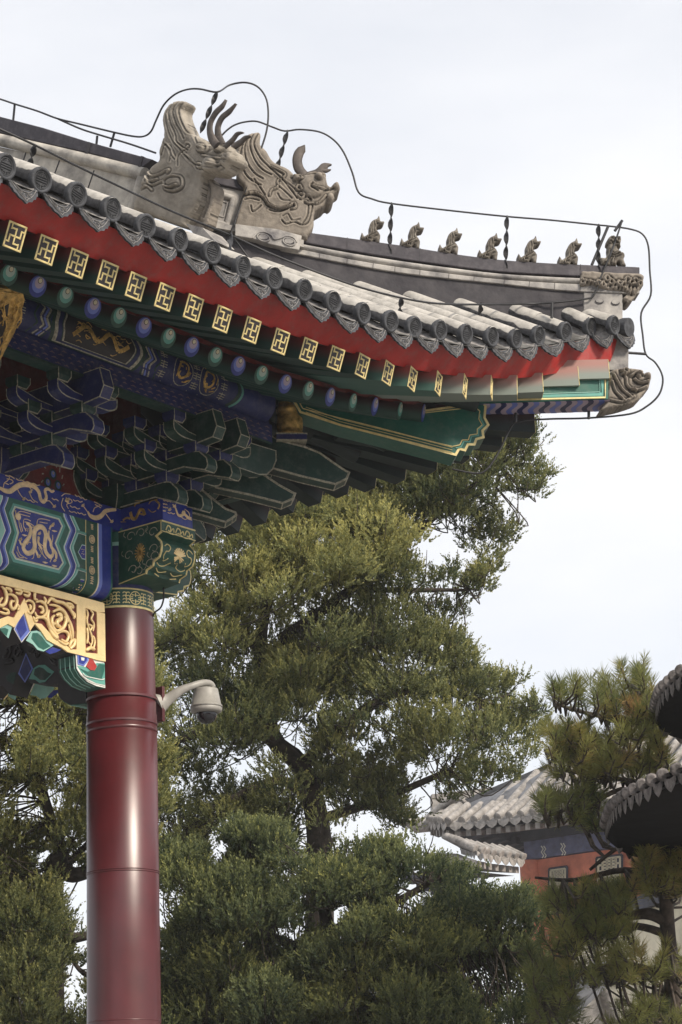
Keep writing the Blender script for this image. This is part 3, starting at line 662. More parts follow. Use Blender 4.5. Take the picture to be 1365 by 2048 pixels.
for k,(dx,dy,_) in enumerate(ankers):
    j=rg.uniform(-.7,.7)
    sc_=1.0-.02*k*0
    pol=[(x+dx,y+dy+ (x-ax)*(.07-.0)*(0)) for x,y in B0]
    # each beast sits on the cap, whose slope eases towards the tip
    sl=interp(ax+dx+18,XT,yl('cap')); s0=(interp(ax+dx+36,XT,yl('cap'))-interp(ax+dx,XT,yl('cap')))/36-.155
    def shift(p): return (p[0],p[1]+(p[0]-(ax+dx))*s0+ (interp(ax+dx,XT,yl('cap'))-(ay+dy))+1.5)
    pol=[shift(p) for p in pol]; ss=[([shift((710+x/4.55+dx,420+y/4.55+dy)) for x,y in a],1.1,h) for a,h in S0]
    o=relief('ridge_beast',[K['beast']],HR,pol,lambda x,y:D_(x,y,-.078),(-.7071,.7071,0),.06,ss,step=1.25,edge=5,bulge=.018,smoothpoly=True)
lion=zc(1140,440,6.825,[(430,605),(410,560),(408,515),(450,520),(490,515),(525,460),(520,400),(525,345),(505,325),(515,270),(540,235),(575,212),(610,225),(665,225),(700,260),(695,300),(690,330),(695,370),(665,372),(640,360),(655,400),(690,430),(735,450),(750,490),(735,530),(745,570),(765,628),(700,625),(690,590),(660,572),(635,590),(630,625),(500,618)])
ls=[([(1140+x/6.825,440+y/6.825) for x,y in a],1.1,h) for a,h in [([(540,260),(530,300),(560,330)],.015),([(580,240),(590,290),(560,310)],.012),([(620,250),(650,270),(680,260)],.012),([(610,300),(650,310),(680,330)],.012),([(560,450),(600,480),(680,440)],.014),([(560,500),(620,500),(700,470)],.012),([(530,420),(540,500),(480,580)],.01),([(590,560),(570,610)],.012),([(560,590),(600,520)],.01),([(600,350),(640,340),(670,350)],.012)]]
relief('ridge_lion',[K['beast']],HR,lion,lambda x,y:D_(x,y,-.08),(-.7071,.7071,0),.06,ls,step=1.25,edge=6,bulge=.022,bumps=[(1140+(520+i*37)/6.825,440+(250+(i%2)*40)/6.825,3,.02) for i in range(5)],noise_amp=.008)
# ---- stone beast head capping the upper corner beam
Z6=lambda p: zc(900,720,2.935,p)
hd=Z6([(935,130),(945,70),(990,52),(1060,50),(1130,60),(1138,80),(1160,72),(1182,95),(1175,130),(1165,170),(1150,185),(1120,220),(1090,245),(1000,275),(930,290),(880,300),(915,250),(920,200)])
hst=[([(1080,120),(1110,140),(1165,130)],.03),([(1060,100),(1090,80),(1130,90)],.025),([(960,90),(980,130),(1010,180),(1060,220)],.022),([(950,130),(970,190),(1020,240)],.02),([(1000,60),(1030,110),(1040,160),(1090,190)],.022),([(1060,180),(1110,180),(1150,160)],.025),([(1000,75),(1020,60),(1045,75),(1030,90),(1005,90)],.02),([(940,240),(1010,250),(1080,220)],.018)]
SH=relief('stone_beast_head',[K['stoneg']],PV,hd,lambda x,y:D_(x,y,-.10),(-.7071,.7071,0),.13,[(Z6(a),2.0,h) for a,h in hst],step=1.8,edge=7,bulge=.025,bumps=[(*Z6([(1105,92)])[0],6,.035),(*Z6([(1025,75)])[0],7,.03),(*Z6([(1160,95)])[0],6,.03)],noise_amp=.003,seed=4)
K['dg2']=mat('bracket_green_paint',(.004,.034,.026),.5,var=.15); K['db2']=mat('bracket_blue_paint',(.008,.014,.10),.5,var=.15)
# ================================================================== corner beams (on the diagonal)
def dprism(mb,pts,k,hw,m=0,inset=0,mi=1):   # outline in the diagonal plane, thickness 2*hw centred on the hip line
    P=[D_(x,y,-hw*1.414) for x,y in pts]; mb.prism(P,(2*hw*.7071,-2*hw*.7071,0),m,inset,mi)
mb=MB()
lo=[(585,800),(700,812),(830,822),(968,803),(974,812),(972,835),(980,850),(968,862),(970,876),(955,880),(951,891),(938,891),(932,903),(920,900),(913,912),(840,893),(760,872),(680,852),(600,826)]
dprism(mb,lo,0,.105,0,.016,1)
CB=part(mb,'lower_corner_beam',[K['bgreen'],K['lgold']],bevel=.004)
mb=MB()
lo2=[(600,806),(700,818),(830,828),(950,814),(960,822),(958,838),(965,850),(955,858),(955,868),(940,870),(937,880),(925,880),(920,890),(905,893),(840,877),(760,856),(680,836),(606,817)]
dl=[D_(x,y,-.105*1.414-.004) for x,y in lo2]
for i in range(len(dl)): mb.ribbon([dl[i],dl[(i+1)%len(dl)]],.007,(-.7,.7,0),1,.004)
lo3=[(960,828),(962,838),(968,850),(957,860),(957,871),(943,873),(940,884),(928,883),(922,894),(912,896)]
mb.ribbon([D_(x,y,-.105*1.414-.004) for x,y in lo3],.012,(-.7,.7,0),0,.004)
for o_ in (14,19,24):
    mb.ribbon([D_(x,y+o_-22,-.105*1.414-.004) for x,y in [(612,822),(680,846),(760,866),(840,886),(905,903)]],.004,(-.7,.7,0),1,.003)
mb.build('painted_outline',[K['teal'],K['lgold']],CB)
mb=MB()
up_=[(968,803),(905,770),(985,745),(1205,728),(1218,742),(1218,822),(985,832),(968,820)]
P=[(968,798),(880,760),(1000,700),(1216,700),(1220,797)]
dprism(mb,[(940,808),(940,740),(1218,720),(1217,798)],0,.12,0,.0)
UB=part(mb,'upper_corner_beam',[K['bgreen']],bevel=.003)
mb=MB()
for w_,mm,off,pts in ((.030,0,.003,[(968,795),(1205,789),(1205,745)]),(.014,1,.006,[(962,801),(1211,795),(1211,740)]),(.006,2,.009,[(975,791),(1200,784),(1200,750)])):
    mb.ribbon([D_(x,y,-.12*1.414-off) for x,y in pts],w_,(-.7,.7,0),mm,.003)
mb.build('painted_outline',[K['teal'],K['lgold'],K['lteal']],UB)
# striped underside of the upper corner beam
mb=MB(); A=Vector(D_(955,807,-.17)); Bv=Vector(D_(1217,798,-.17)); n_=12
a0=A; dirv=(Bv-A); 
for k in range(n_*2):
    t0=k/(n_*2); t1=(k+1)/(n_*2)
    rows=7; vs=[]
    for r in range(rows+1):
        s_=-1+2*r/rows; sh=.018*math.sin(r/rows*math.pi*2.0+.4)+.028*(r/rows)
        for t in (t0,t1):
            q=A+dirv*t+dirv.normalized()*sh; z=Vector((0,0,-.0035-.0008*(k%3)))
            v=q+DS*((s_+1)*.118)+z; vs.append(tuple(v))
    mb.add(vs,[(2*r,2*r+1,2*r+3,2*r+2) for r in range(rows)],[0,1,2,1][k%4] if True else 0)
mb.build('striped_underside',[K['dblue'],K['pink'],K['lblue']],UB)
# tapering stone throat between the beam end and the beast head
mb=MB(); dprism(mb,[(1217,745),(1240,735),(1240,800),(1200,824),(1213,799)],0,.055,0); mb.build('stone_socket',[K['mould']],SH)
# gilded vase under the corner beam
c=D_(580,845,0); bt=D_(580,880,0); tp=D_(580,800,0); mb=MB()
prof=[(-.075,.078),(-.07,.088),(-.05,.09),(-.04,.076),(-.02,.083),(.02,.088),(.06,.085),(.09,.078),(.10,.088),(.125,.09),(.135,.078),(.16,.074),(.20,.07)]
zc0=bt[2]+.09; vs=[];sg=24
for z,r in prof:
    for k in range(sg):
        th=2*math.pi*k/sg; rr=r*(1+.02*math.sin(k*5+z*90)); vs.append((c[0]+rr*math.cos(th),c[1]+rr*math.sin(th),zc0+z))
fs=[]
for i in range(len(prof)-1):
    for k in range(sg): fs.append((i*sg+k,i*sg+(k+1)%sg,(i+1)*sg+(k+1)%sg,(i+1)*sg+k))
mb.add(vs,fs,0,True); mb.add(vs[:sg],[tuple(range(sg))],0)
part(mb,'gilded_vase',[K['golddark']])
mb=MB(); 
def dbox(mb,c,ht,hd,hs,m=0):  # box aligned to the diagonal
    P=[]
    for z in (-hd,hd):
        for a,b in ((-1,-1),(1,-1),(1,1),(-1,1)):
            P.append((c[0]+.7071*(a*ht)+.7071*b*hs,c[1]+.7071*(a*ht)-.7071*b*hs,c[2]+z))
    mb.hexa(P,m)
dbox(mb,(c[0],c[1],zc0-.10),.10,.024,.10); o=part(mb,'vase_seat',[K['dblue'],K['line']],bevel=.002)
mb=MB(); dbox(mb,(c[0],c[1],zc0-.079),.103,.004,.103);dbox(mb,(c[0],c[1],zc0-.122),.1005,.004,.1005); mb.build('edge_line',[K['line']],o)
# ================================================================== column
mb=MB(); sg=48; prof=[(0,.24),(.1,.232),(3.0,.2225),(4.487,.2205),(4.489,.2165),(5.20,.205),(5.75,.195)]
vs=[]
for z,r in prof:
    for k in range(sg): vs.append((r*math.cos(2*math.pi*k/sg),r*math.sin(2*math.pi*k/sg),z))
fs=[]
for i in range(len(prof)-1):
    for k in range(sg): fs.append((i*sg+k,i*sg+(k+1)%sg,(i+1)*sg+(k+1)%sg,(i+1)*sg+k))
mb.add(vs,fs,0,True); CO=part(mb,'column',[K['maroon']])
def hoop(z,r,h,t=.004,name='hoop'):
    mb=MB(); vs=[]
    for zz,rr in ((-h,r),(-h*.6,r+t),(h*.6,r+t),(h,r)):
        for k in range(sg): vs.append((rr*math.cos(2*math.pi*k/sg),rr*math.sin(2*math.pi*k/sg),z+zz))
    mb.add(vs,[(i*sg+k,i*sg+(k+1)%sg,(i+1)*sg+(k+1)%sg,(i+1)*sg+k) for i in range(3) for k in range(sg)],0,True)
    return mb.build(name,[K['maroon']],CO)
for py,h in ((1383,.006),(1433,.006),(1447,.010),(1733,.003),(1737,.003),(2037,.004)):
    q=N_(250,py,.2); hoop(q[2],.2225 if py>1440 else .2185,h,.003)
# painted collar under the beams with gold characters
mb=MB(); z0=N_(245,1206,.205)[2]; z1=N_(245,1170,.205)[2]; z2=5.60
def cyl(mb,za,zb,r,m,a0=0,a1=2*math.pi,n=48):
    vs=[]
    for z in (za,zb):
        for k in range(n+1): a=a0+(a1-a0)*k/n; vs.append((r*math.cos(a),r*math.sin(a),z))
    mb.add(vs,[(k,k+1,n+2+k,n+1+k) for k in range(n)],m,True)
cyl(mb,z0,z1,.2075,0); cyl(mb,z0-.006,z0+.008,.2095,1); cyl(mb,z1-.005,z1+.005,.2095,1)
cyl(mb,z1,z2-.05,.2065,2); cyl(mb,z2-.055,z2-.03,.208,3); cyl(mb,z2-.03,5.66,.2075,4)
CL=mb.build('painted_collar',[K['green'],K['lgold'],K['dblue'],K['lteal'],K['bgreen']],CO)
def on_cyl(ang,z,r=.2095): return (r*math.sin(ang),r*math.cos(ang),z)
def stroke_cyl(mb,pts,w_,m=0,r=.2085):
    P=[on_cyl(a/r,z,r) for a,z in pts]; n=len(P)
    for i in range(n-1):
        mid=L3(P[i],P[i+1],.5); mb.ribbon([P[i],P[i+1]],w_,(mid[0],mid[1],0),m,.002)
def shou(add,cx,cz,s,kind=0):
    """long-life character: round form (kind 0) or a tall scrolled form (kind 1); add(points) draws a stroke"""
    if kind==0:
        add([(cx+.9*s*math.cos(t),cz+s*math.sin(t)) for t in [i*math.pi/8 for i in range(17)]])
        for y in (-.45,-.15,.15,.45): 
            h=.62 if abs(y)>.3 else .75; add([(cx-h*s,cz+y*s),(cx+h*s,cz+y*s)])
        add([(cx,cz+.2*s),(cx,cz+.85*s)]); add([(cx,cz-.2*s),(cx,cz-.85*s)])
    else:
        for y in (-.9,-.3,.3,.9):
            add([(cx-.6*s,cz+y*s-.12*s),(cx-.45*s,cz+y*s+.1*s),(cx,cz+y*s),(cx+.45*s,cz+y*s+.1*s),(cx+.6*s,cz+y*s-.12*s)])
        add([(cx-.1*s,cz-1*s),(cx+.1*s,cz-.3*s),(cx-.1*s,cz+.3*s),(cx+.1*s,cz+s)])
mb=MB(); zm=(z0+z1)/2; hz=(z1-z0)/2
for k in range(-6,6):
    a=k*.062+.02+.093
    shou(lambda P:stroke_cyl(mb,P,.006),a,zm,hz*.62 if k%3 else hz*.72,0 if k%3==0 else 1)
for k,(a,z) in enumerate([(x,y) for y in (z1+.04,z1+.09,z1+.14,z1+.19,z1+.24) for x in (-.155,-.12,-.085)]):
    if (k*7)%5<3: stroke_cyl(mb,[(a-.014,z-.006),(a-.004,z+.004),(a+.004,z-.002),(a+.014,z+.006)],.006)
    else: stroke_cyl(mb,[(a-.012,z),(a+.012,z+.002)],.011)
mb.build('gold_characters',[K['lgold']],CL)
mb=MB(); cb=smooth([N_(327,1170,.25),N_(328,1195,.25),N_(322,1215,.24),N_(310,1225,.2),N_(303,1240,.15)],4); mb.tube(cb,.006,6,0); mb.build('cable',[K['wire']],CO)
# ================================================================== plate and architrave beams
ZP0,ZP1=5.638,5.787
def plate(swap):
    mb=MB(); mb.box(((-6+.42)/2,0,(ZP0+ZP1)/2),((6+.42)/2,.14,(ZP1-ZP0)/2)); o=part(mb,'plate_beam',[K['blue']],swap,bevel=.004)
    mb=MB(); wisps(mb,swap); mb.build('gold_painting',[K['goldpaint']],o,swap=swap)
def stroke_n(mb,pts,w_,n,m=0,h=.003,k=3):
    P=[N_(x,y,n) for x,y in smooth(pts,k)]; nn=len(P)
    if isinstance(w_,(list,tuple)): ww=[interp(i/(nn-1)*(len(w_)-1),list(range(len(w_))),w_) for i in range(nn)]
    else: ww=w_
    mb.ribbon(P,ww,(0,1,0),m,h)
Z0=lambda p: zc(0,940,5.6875,p)
Zk=lambda p: zc(200,960,6.2045,p)
def dragon(mb,body,wd,n,extra=(),claws=(),ew=.006):
    stroke_n(mb,body,wd,n,0,.004,5)
    # scale line down the middle of the body
    for e in extra: stroke_n(mb,e,ew,n,0,.003)
    for x,y in claws:
        for a in (-1.3,-.6,0,.6,1.3): stroke_n(mb,[(x,y),(x+4.2*math.cos(a+.8),y+4.2*math.sin(a+.8))],.006,n)
        stroke_n(mb,[(x-1,y-1),(x+2,y+2)],.014,n)
def wave(x0,y0,x1,y1,n=5,amp=1.1): 
    return [(x0+(x1-x0)*i/n,y0+(y1-y0)*i/n+(amp if i%2 else -amp)) for i in range(n+1)]
def wisps(mb,swap):
    n=.1425
    b1=Z0([(-60,190),(0,205),(60,235),(120,240),(170,205),(240,168),(330,168),(400,195),(445,250),(465,330),(500,360),(530,310),(515,235),(550,215),(590,245),(620,240)])
    dragon(mb,b1,[.010,.030,.034,.034,.030,.028,.024,.02,.008],n,
      [Z0([(60,60),(110,80),(90,120),(50,150),(40,200)]),Z0([(75,100),(130,110),(150,140),(110,160)]),Z0([(100,60),(140,80),(165,100)]),Z0([(60,150),(100,165)]),
       wave(32,958,80,971,8),wave(52,998,70,1005,4),wave(104,997,117,1001,3),wave(60,976,66,981,2),Z0([(240,165),(200,210),(240,290),(270,320)]),Z0([(330,240),(370,330),(430,370)]),Z0([(500,370),(560,350),(620,420)])],
      [(47,997),(60,983),(108,1012),(104,982)])
    b2=Z0([(1000,470),(1030,520),(1090,545),(1150,525),(1200,470),(1260,455),(1320,450)])
    dragon(mb,b2,[.012,.03,.032,.03,.024,.02],n,[Z0([(1070,360),(1140,400),(1080,430),(1060,480)]),Z0([(1080,390),(1150,430)]),Z0([(1100,370),(1160,410)]),
       Z0([(740,340),(800,330),(820,370),(760,390),(780,440)]),Z0([(700,300),(740,270),(800,275)]),wave(150,990,174,1000,6),wave(146,1000,165,1004,4),wave(140,1012,160,1018,4),wave(138,1022,154,1026,3),Z0([(720,320),(700,400),(740,470)]),Z0([(950,410),(1000,480)]),wave(155,1025,172,1030,4),Z0([(1200,490),(1250,560),(1280,600)])],[(165,1010),(223,1042),(135,998)])
    for cx,cy in ((133,1000),):
        stroke_n(mb,[(cx-2,cy-2),(cx+5,cy+3)],.03,n)
    for q in range(6): # further dragons on the unseen run of the beam
        pass
plate(False)
mb=MB(); mb.box((0,(-6+.5)/2,(ZP0+ZP1)/2+.002),(.14,(6+.5)/2,(ZP1-ZP0)/2)); PB=part(mb,'plate_beam',[K['blue']],bevel=.004)
mb=MB(); n=.503  # dragon on the projecting beam end
dragon(mb,Zk([(900,300),(935,340),(970,430),(1010,440),(1050,410),(1040,380)]),[.006,.014,.02,.02,.014],n,[Zk([(1030,270),(1090,300),(1120,340)]),Zk([(1040,300),(1110,330)]),Zk([(1050,360),(1100,400),(1110,450),(1060,490),(1000,450)]),Zk([(1100,480),(1140,500)])]+[wave(*Zk([(785,y)])[0],*Zk([(785+l,y+l*.22)])[0],5,.8) for y,l in ((205,160),(250,95),(295,50),(335,60),(380,30))]+[wave(*Zk([(840,405)])[0],*Zk([(930,420)])[0],4,.8)],[Zk([(920,320)])[0],Zk([(860,360)])[0]],.005)
stroke_n(mb,Zk([(1020,390),(1070,440),(1100,470),(1135,480)]),.022,n)
mb.build('gold_painting',[K['goldpaint']],PB)
# dragon on the shaded side of the projecting end (faces the left)
mb=MB()
def stroke_u(mb,pts,w_,u,m=0,h=.003,k=3): mb.ribbon([U_(x,y,u) for x,y in smooth(pts,k)],w_,(-1,0,0),m,h)
for pts,w_ in (([(380,400),(400,470),(440,480),(470,430),(500,370),(540,380),(560,440)],.024),([(430,330),(450,290),(500,280)],.012),([(500,420),(560,430)],.014),([(290,500),(330,470),(380,480)],.014),([(610,300),(640,260),(720,240)],.006),([(600,360),(650,400),(700,380)],.006),([(690,250),(740,300),(720,360)],.014),([(440,260),(540,250)],.006),([(250,520),(330,520)],.006)):
    stroke_u(mb,Zk(pts),w_,-.1425)
mb.build('gold_painting',[K['golddark']],PB)
# architrave: flat face, rounded lower edge
ZT,ZR,ZB,NB,RB=5.636,5.262,5.175,.172,.088
def surf(u,z,off=0.0):
    if z>=ZR: return (u,NB+off,z)
    a=min(1.6,(ZR-z)/(ZR-ZB)*math.pi/2*.75); r=RB+off
    return (u,NB-RB+r*math.cos(a),ZR-r*math.sin(a))
def arch(swap):
    ux=-.255; mb=MB(); prof=[(-.02,ZT),(NB,ZT)]+[(NB-RB+RB*math.cos(a),ZR-RB*math.sin(a)) for a in [i*math.pi/16 for i in range(9)]]+[(-.02,ZR-RB)]
    full=[(n_,z_) for n_,z_ in prof]+[(-n_,z_) for n_,z_ in reversed(prof)][1:-1]
    A=[(-6,n_,z_) for n_,z_ in full]; mb.prism(A,(6+ux+.0,0,0),0)
    o=part(mb,'architrave_beam',[K['bgreen'],K['blue']],swap)
    # painted bands, raised films over the surface
    def mapz(x,y):
        p=N_(x,y,NB); return p[0],p[2]
    def film(pl,off,name_m,mb_):
        P=[mapz(x,y) for x,y in pl]; P2=[]
        for i in range(len(P)):
            a,b=P[i],P[(i+1)%len(P)]; k=max(1,int(abs(a[1]-b[1])/.03))
            for j in range(k): P2.append((lerp(a[0],b[0],j/k),lerp(a[1],b[1],j/k)))
        vs=[surf(u,z,off) for u,z in P2]; mb_.add(vs,[tuple(range(len(vs)))],name_m)
    def strip(Lp,Rp,off,m,mb_):
        a=[mapz(x,y) for x,y in Lp]; b=[mapz(x,y) for x,y in Rp]; K_=26; vs=[]
        zt=min(max(p[1] for p in a),ZT-.001); 
        def at(P,z):
            P=sorted(P,key=lambda q:q[1]); return interp(z,[q[1] for q in P],[q[0] for q in P])
        for k in range(K_+1):
            z=lerp(ZT-.001,ZB-.04,k/K_); vs+=[surf(at(a,z),z,off),surf(at(b,z),z,off)]
        mb_.add(vs,[(2*k,2*k+1,2*k+3,2*k+2) for k in range(K_)],m)
    mb=MB()
    def chev(dx): return Z0([(725+dx,520),(800+dx,685),(725+dx,880),(800+dx,1090),(770+dx,1180),(630+dx,1380),(600+dx,1430)])
    def chevL(dx): return Z0([(90+dx,330),(45+dx,440),(125+dx,690),(50+dx,870),(105+dx,1050),(80+dx,1120),(0+dx,1190),(-30+dx,1230)])
    # right group: teal / white / pale blue / blue / white / pale teal / dark green
    cols=[(-8,1,3),(0,9,0),(9,30,2),(30,66,1),(66,74,0),(74,92,4),(92,110,3)]
    for a,b,m in cols: strip(chev(a),chev(b),.0015,m,mb)
    strip(chev(110),Z0([(1010,560),(985,700),(985,900),(985,1100),(985,1250),(985,1400),(985,1430)]),.001,6,mb)
    # hexagon lozenge outlines in the green zone
    for cx,cy,s_ in ((940,935,1.0),(930,1320,1.0)):
        hx=lambda r:Z0([(cx-.62*r,cy),(cx-.1*r,cy-r),(cx+.38*r,cy-r*.9),(cx+.38*r,cy+r*1.0),(cx-.1*r,cy+r*.9)])
        for r,m,of in ((92,4,.0022),(84,0,.0028),(78,1,.0034),):
            film(hx(r),of,m,mb)
    for p in (([(880,560),(900,650),(975,690)],),([(880,700),(975,735)],),([(880,730),(905,800),(975,770)],),([(890,1110),(975,1140)],),([(890,1130),(975,1165)],),([(900,1190),(880,1300)],)):
        pass
    for y in (700,1120):
        for dy,m,w_ in ((0,4,.018),(0,0,.004),(16,0,.003)): 
            q=Z0([(880,y+dy),(978,y+30+dy)]); P=[surf(*mapz(*a),.0026) for a in q]; mb.ribbon(P,w_,(0,1,0),m,.002)
    # strip with characters, then white, pale blue and plain blue end
    E=lambda x:Z0([(x,540),(x+0,700),(x+2,1000),(x+6,1250),(x+2,1400),(x,1450)])
    for x0,x1,m in ((972,980,7),(980,1108,8),(1108,1116,7),(1116,1124,0),(1124,1160,2)): strip(E(x0),E(x1),.0015,m,mb)
    strip(E(1160),Z0([(1262,600),(1262,1000),(1262,1250),(1262,1450)]),.001,1,mb)
    # left group
    for a,b,m in [(8,0,0),(0,-22,2),(-22,-58,1),(-58,-66,0),(-66,-300,3)][::1]: strip(chevL(b),chevL(a),.0015,m,mb)
    # dragon panel: pale teal, white, blue field
    pan=[(175,432),(660,568),(695,640),(618,835),(705,1055),(660,1120),(185,1000),(150,935),(215,715),(150,490)]
    cxp=sum(p[0] for p in pan)/10; cyp=sum(p[1] for p in pan)/10
    def grow(d): 
        P=insetpoly([(p[0],p[1],0) for p in pan],d); P2=insetpoly([(p[0],p[1],0) for p in pan],-d)
        A=lambda Q:abs(sum(Q[i][0]*Q[i-1][1]-Q[i-1][0]*Q[i][1] for i in range(len(Q))))
        return Z0([(p[0],p[1]) for p in (P if A(P)>A(P2) else P2)])
    for d,m,of in ((46,4,.0022),(18,0,.0030),(11,5,.0036),(6,7,.0042),(0.1,1,.0050)): film(grow(d),of,m,mb)
    mb.build('painted_bands',[K['white'],K['blue'],K['lblue'],K['lteal'],K['teal'],K['lteal'],K['green'],K['lgold'],K['green']],o,swap=swap)
    mb=MB(); n=NB+.0055
    dragon(mb,Z0([(300,600),(345,640),(352,700),(330,770),(285,830),(270,890),(310,945),(370,930),(398,870),(392,780),(400,690),(445,645),(500,665),(525,740),(512,850),(525,930),(570,985),(605,960),(595,900)]),[.014,.026,.028,.030,.032,.034,.034,.034,.030,.026,.010],n,
      [Z0([(270,560),(310,560),(350,580)]),Z0([(280,590),(330,600),(390,640)]),Z0([(270,570),(270,640),(300,690)]),Z0([(300,660),(290,700)]),Z0([(320,660),(315,705)]),Z0([(340,650),(400,650)]),
       Z0([(180,460),(185,500),(240,470),(350,500)]),Z0([(200,490),(260,510),(340,530)]),Z0([(215,560),(225,640),(245,710)]),Z0([(235,600),(260,700)]),Z0([(420,640),(430,570),(480,555),(570,575)]),Z0([(450,590),(500,600),(540,605)]),
       Z0([(200,870),(210,920),(240,970),(310,1010)]),Z0([(190,930),(220,990),(270,1000)]),Z0([(390,940),(380,1000),(360,1010)]),Z0([(470,870),(490,960),(530,1010)]),Z0([(440,880),(480,960)]),Z0([(600,740),(600,800),(580,860)]),Z0([(590,1000),(570,1050)]),Z0([(430,760),(450,830),(500,870)]),Z0([(310,850),(330,820),(350,830)])],
      [(105,1048),(40,1078),(77,1112),(109,1120),(78,1066)],.005)
    stroke_n(mb,Z0([(560,690),(555,760),(580,820),(590,880),(640,950),(640,1010)]),[.008,.022,.024,.024,.016],n); stroke_n(mb,Z0([(565,680),(580,640),(610,630)]),.014,n)
    stroke_n(mb,Z0([(390,880),(420,940),(440,990)]),.018,n); stroke_n(mb,Z0([(270,850),(240,840),(225,790)]),.016,n); stroke_n(mb,Z0([(480,900),(440,830),(445,760)]),.018,n)
    for x,y in ((205,530),(280,740),(620,692),(515,1050),(620,1088)):
        stroke_n(mb,Z0([(x-30,y-6),(x,y+3),(x+30,y+6)]),[.003,.013,.003],n) if x!=205 else mb.disc(N_(x/5.6875,940+y/5.6875,n),(0,1,0),(0,0,1),.024,.024,0,14,.003)
    add=lambda P:mb.ribbon([surf(a,b,.003) for a,b in P],.005,(0,1,0),0,.002)
    for y,k,s_ in ((650,1,.016),(790,0,.026),(900,1,.018),(1030,1,.018),(1140,0,.026),(1250,1,.02)):
        a,b=mapz(*Z0([(1045,y)])[0]); shou(add,a,b,s_,k)
    for x,y in ((940,935),(932,1320)): 
        a,b=mapz(*Z0([(x,y)])[0]); 
        for q in ((0,0),(.008,.014),(-.008,.014),(.008,-.014),(-.008,-.014)): add([(a+q[0]-.004,b+q[1]),(a+q[0]+.004,b+q[1]+.004)])
    mb.build('gold_painting',[K['goldpaint']],o,swap=swap)
for s in (False,True): arch(s)
# ---- shaped beam heads projecting past the column
def head(swap,parent=None):
    prof=[(.10,5.637),(.50,5.637),(.502,5.545),(.485,5.525),(.497,5.50),(.512,5.47),(.512,5.44),(.498,5.41),(.478,5.385),(.45,5.37),(.43,5.345),(.40,5.325),(.385,5.30),(.10,5.26)]
    prof=[(.10,5.637),(.503,5.637),(.503,5.56),(.458,5.540),(.495,5.50),(.502,5.47),(.496,5.43),(.480,5.398),(.432,5.380),(.426,5.352),(.372,5.335),(.365,5.312),(.10,5.285)]
    mb=MB(); hw=.158; mb.prism([(-hw,a,b) for a,b in prof],(2*hw,0,0),0,.008,1)
    o=part(mb,'beam_head',[K['green'],K['lgold']],swap)
    mb=MB(); N3=len(prof)
    for i in range(2,11):
        pa,pb=prof[i],prof[i+1]
        for sx in (-1,1):
            nn=Vector((0,pb[1]-pa[1],-(pb[0]-pa[0]))); nn=Vector((0,-(pb[1]-pa[1]),(pb[0]-pa[0]))) 
            if nn.y<0 and i<9: nn=-nn
            if i>=9 and nn.z>0: nn=-nn
            mb.ribbon([(sx*(hw-.006),pa[0],pa[1]),(sx*(hw-.006),pb[0],pb[1])],.012,tuple(nn.normalized()),0,.003)
    mb.ribbon([(-hw,.5035,5.632),(hw,.5035,5.632)],.011,(0,1,0),0,.003); mb.ribbon([(-hw,.5035,5.565),(hw,.5035,5.565)],.006,(0,1,0),0,.003)
    # scrolls and lotus on the front
    def F(x,y): # point on the scalloped front, x across, y height
        zz=y; nn=interp(-zz,[-5.637,-5.56,-5.54,-5.52,-5.48,-5.43,-5.398,-5.38,-5.352,-5.335,-5.312],[.503,.503,.488,.486,.500,.498,.478,.432,.42,.39,.37])
        return (x,nn+.0015,zz)
    def st(pts,w_=.006,m=0,k=4): mb.ribbon([F(x,y) for x,y in smooth(pts,k)],w_,(0,1,0 if pts[0][1]>5.40 else -.6),m,.003)
    for cx in (-.09,.0,.085):
        st([(cx-.03,5.575),(cx-.01,5.61),(cx+.015,5.60),(cx+.01,5.575),(cx-.01,5.58)],.009); st([(cx+.01,5.57),(cx+.04,5.60),(cx+.045,5.575)],.008)
    st([(-.12,5.57),(-.06,5.56),(0,5.575),(.06,5.56),(.12,5.572)],.006)
    for a in range(-4,5):
        st([(.01,5.43),(.01+.055*math.sin(a*.33),5.435+.05*math.cos(a*.33))],.012,1,1)
        st([(.01,5.43),(.01+.045*math.sin(a*.33),5.425-.035*math.cos(a*.33))],.010,1,1)
    for sx in (-1,1):
        st([(sx*.13,5.47),(sx*.10,5.49),(sx*.075,5.47),(sx*.09,5.445),(sx*.115,5.44),(sx*.125,5.41),(sx*.10,5.39),(sx*.08,5.405)],.007)
        st([(sx*.03,5.39),(sx*.06,5.37),(sx*.10,5.365),(sx*.13,5.38)],.007); st([(sx*.02,5.345),(sx*.07,5.335),(sx*.12,5.35)],.007); st([(sx*.05,5.315),(sx*.1,5.325)],.007)
    mb.build('gold_scrollwork',[K['lgold'],K['gold']],o,swap=swap)
    mb=MB()  # dim scrollwork on the side
    def S(a,b): return (-hw-.0015,a,b)
    rg=random.Random(2)
    def ss(pts,w_=.005,m=0): mb.ribbon([S(a,b) for a,b in smooth(pts,4)],w_,(-1,0,0),m,.002)
    for a in range(16): 
        t=a*math.pi/8; ss([(.32,5.46),(.32+.045*math.cos(t),5.46+.06*math.sin(t))],.009,1)
    for cx,cy,s_ in ((.24,5.58,1),(.33,5.585,-1),(.43,5.57,1),(.44,5.46,-1),(.40,5.37,1),(.26,5.36,-1),(.22,5.46,1),(.44,5.41,1),(.31,5.34,-1)):
        ss([(cx+s_*.04*math.cos(t)*(1-t/9),cy+.035*math.sin(t)*(1-t/9)) for t in [i*.7 for i in range(9)]],.005)
        ss([(cx-.04*s_,cy),(cx-.06*s_,cy+.02),(cx-.05*s_,cy+.04)],.004)
    mb.build('side_painting',[K['line'],K['golddark']],o,swap=swap)
for s in (False,True): head(s)
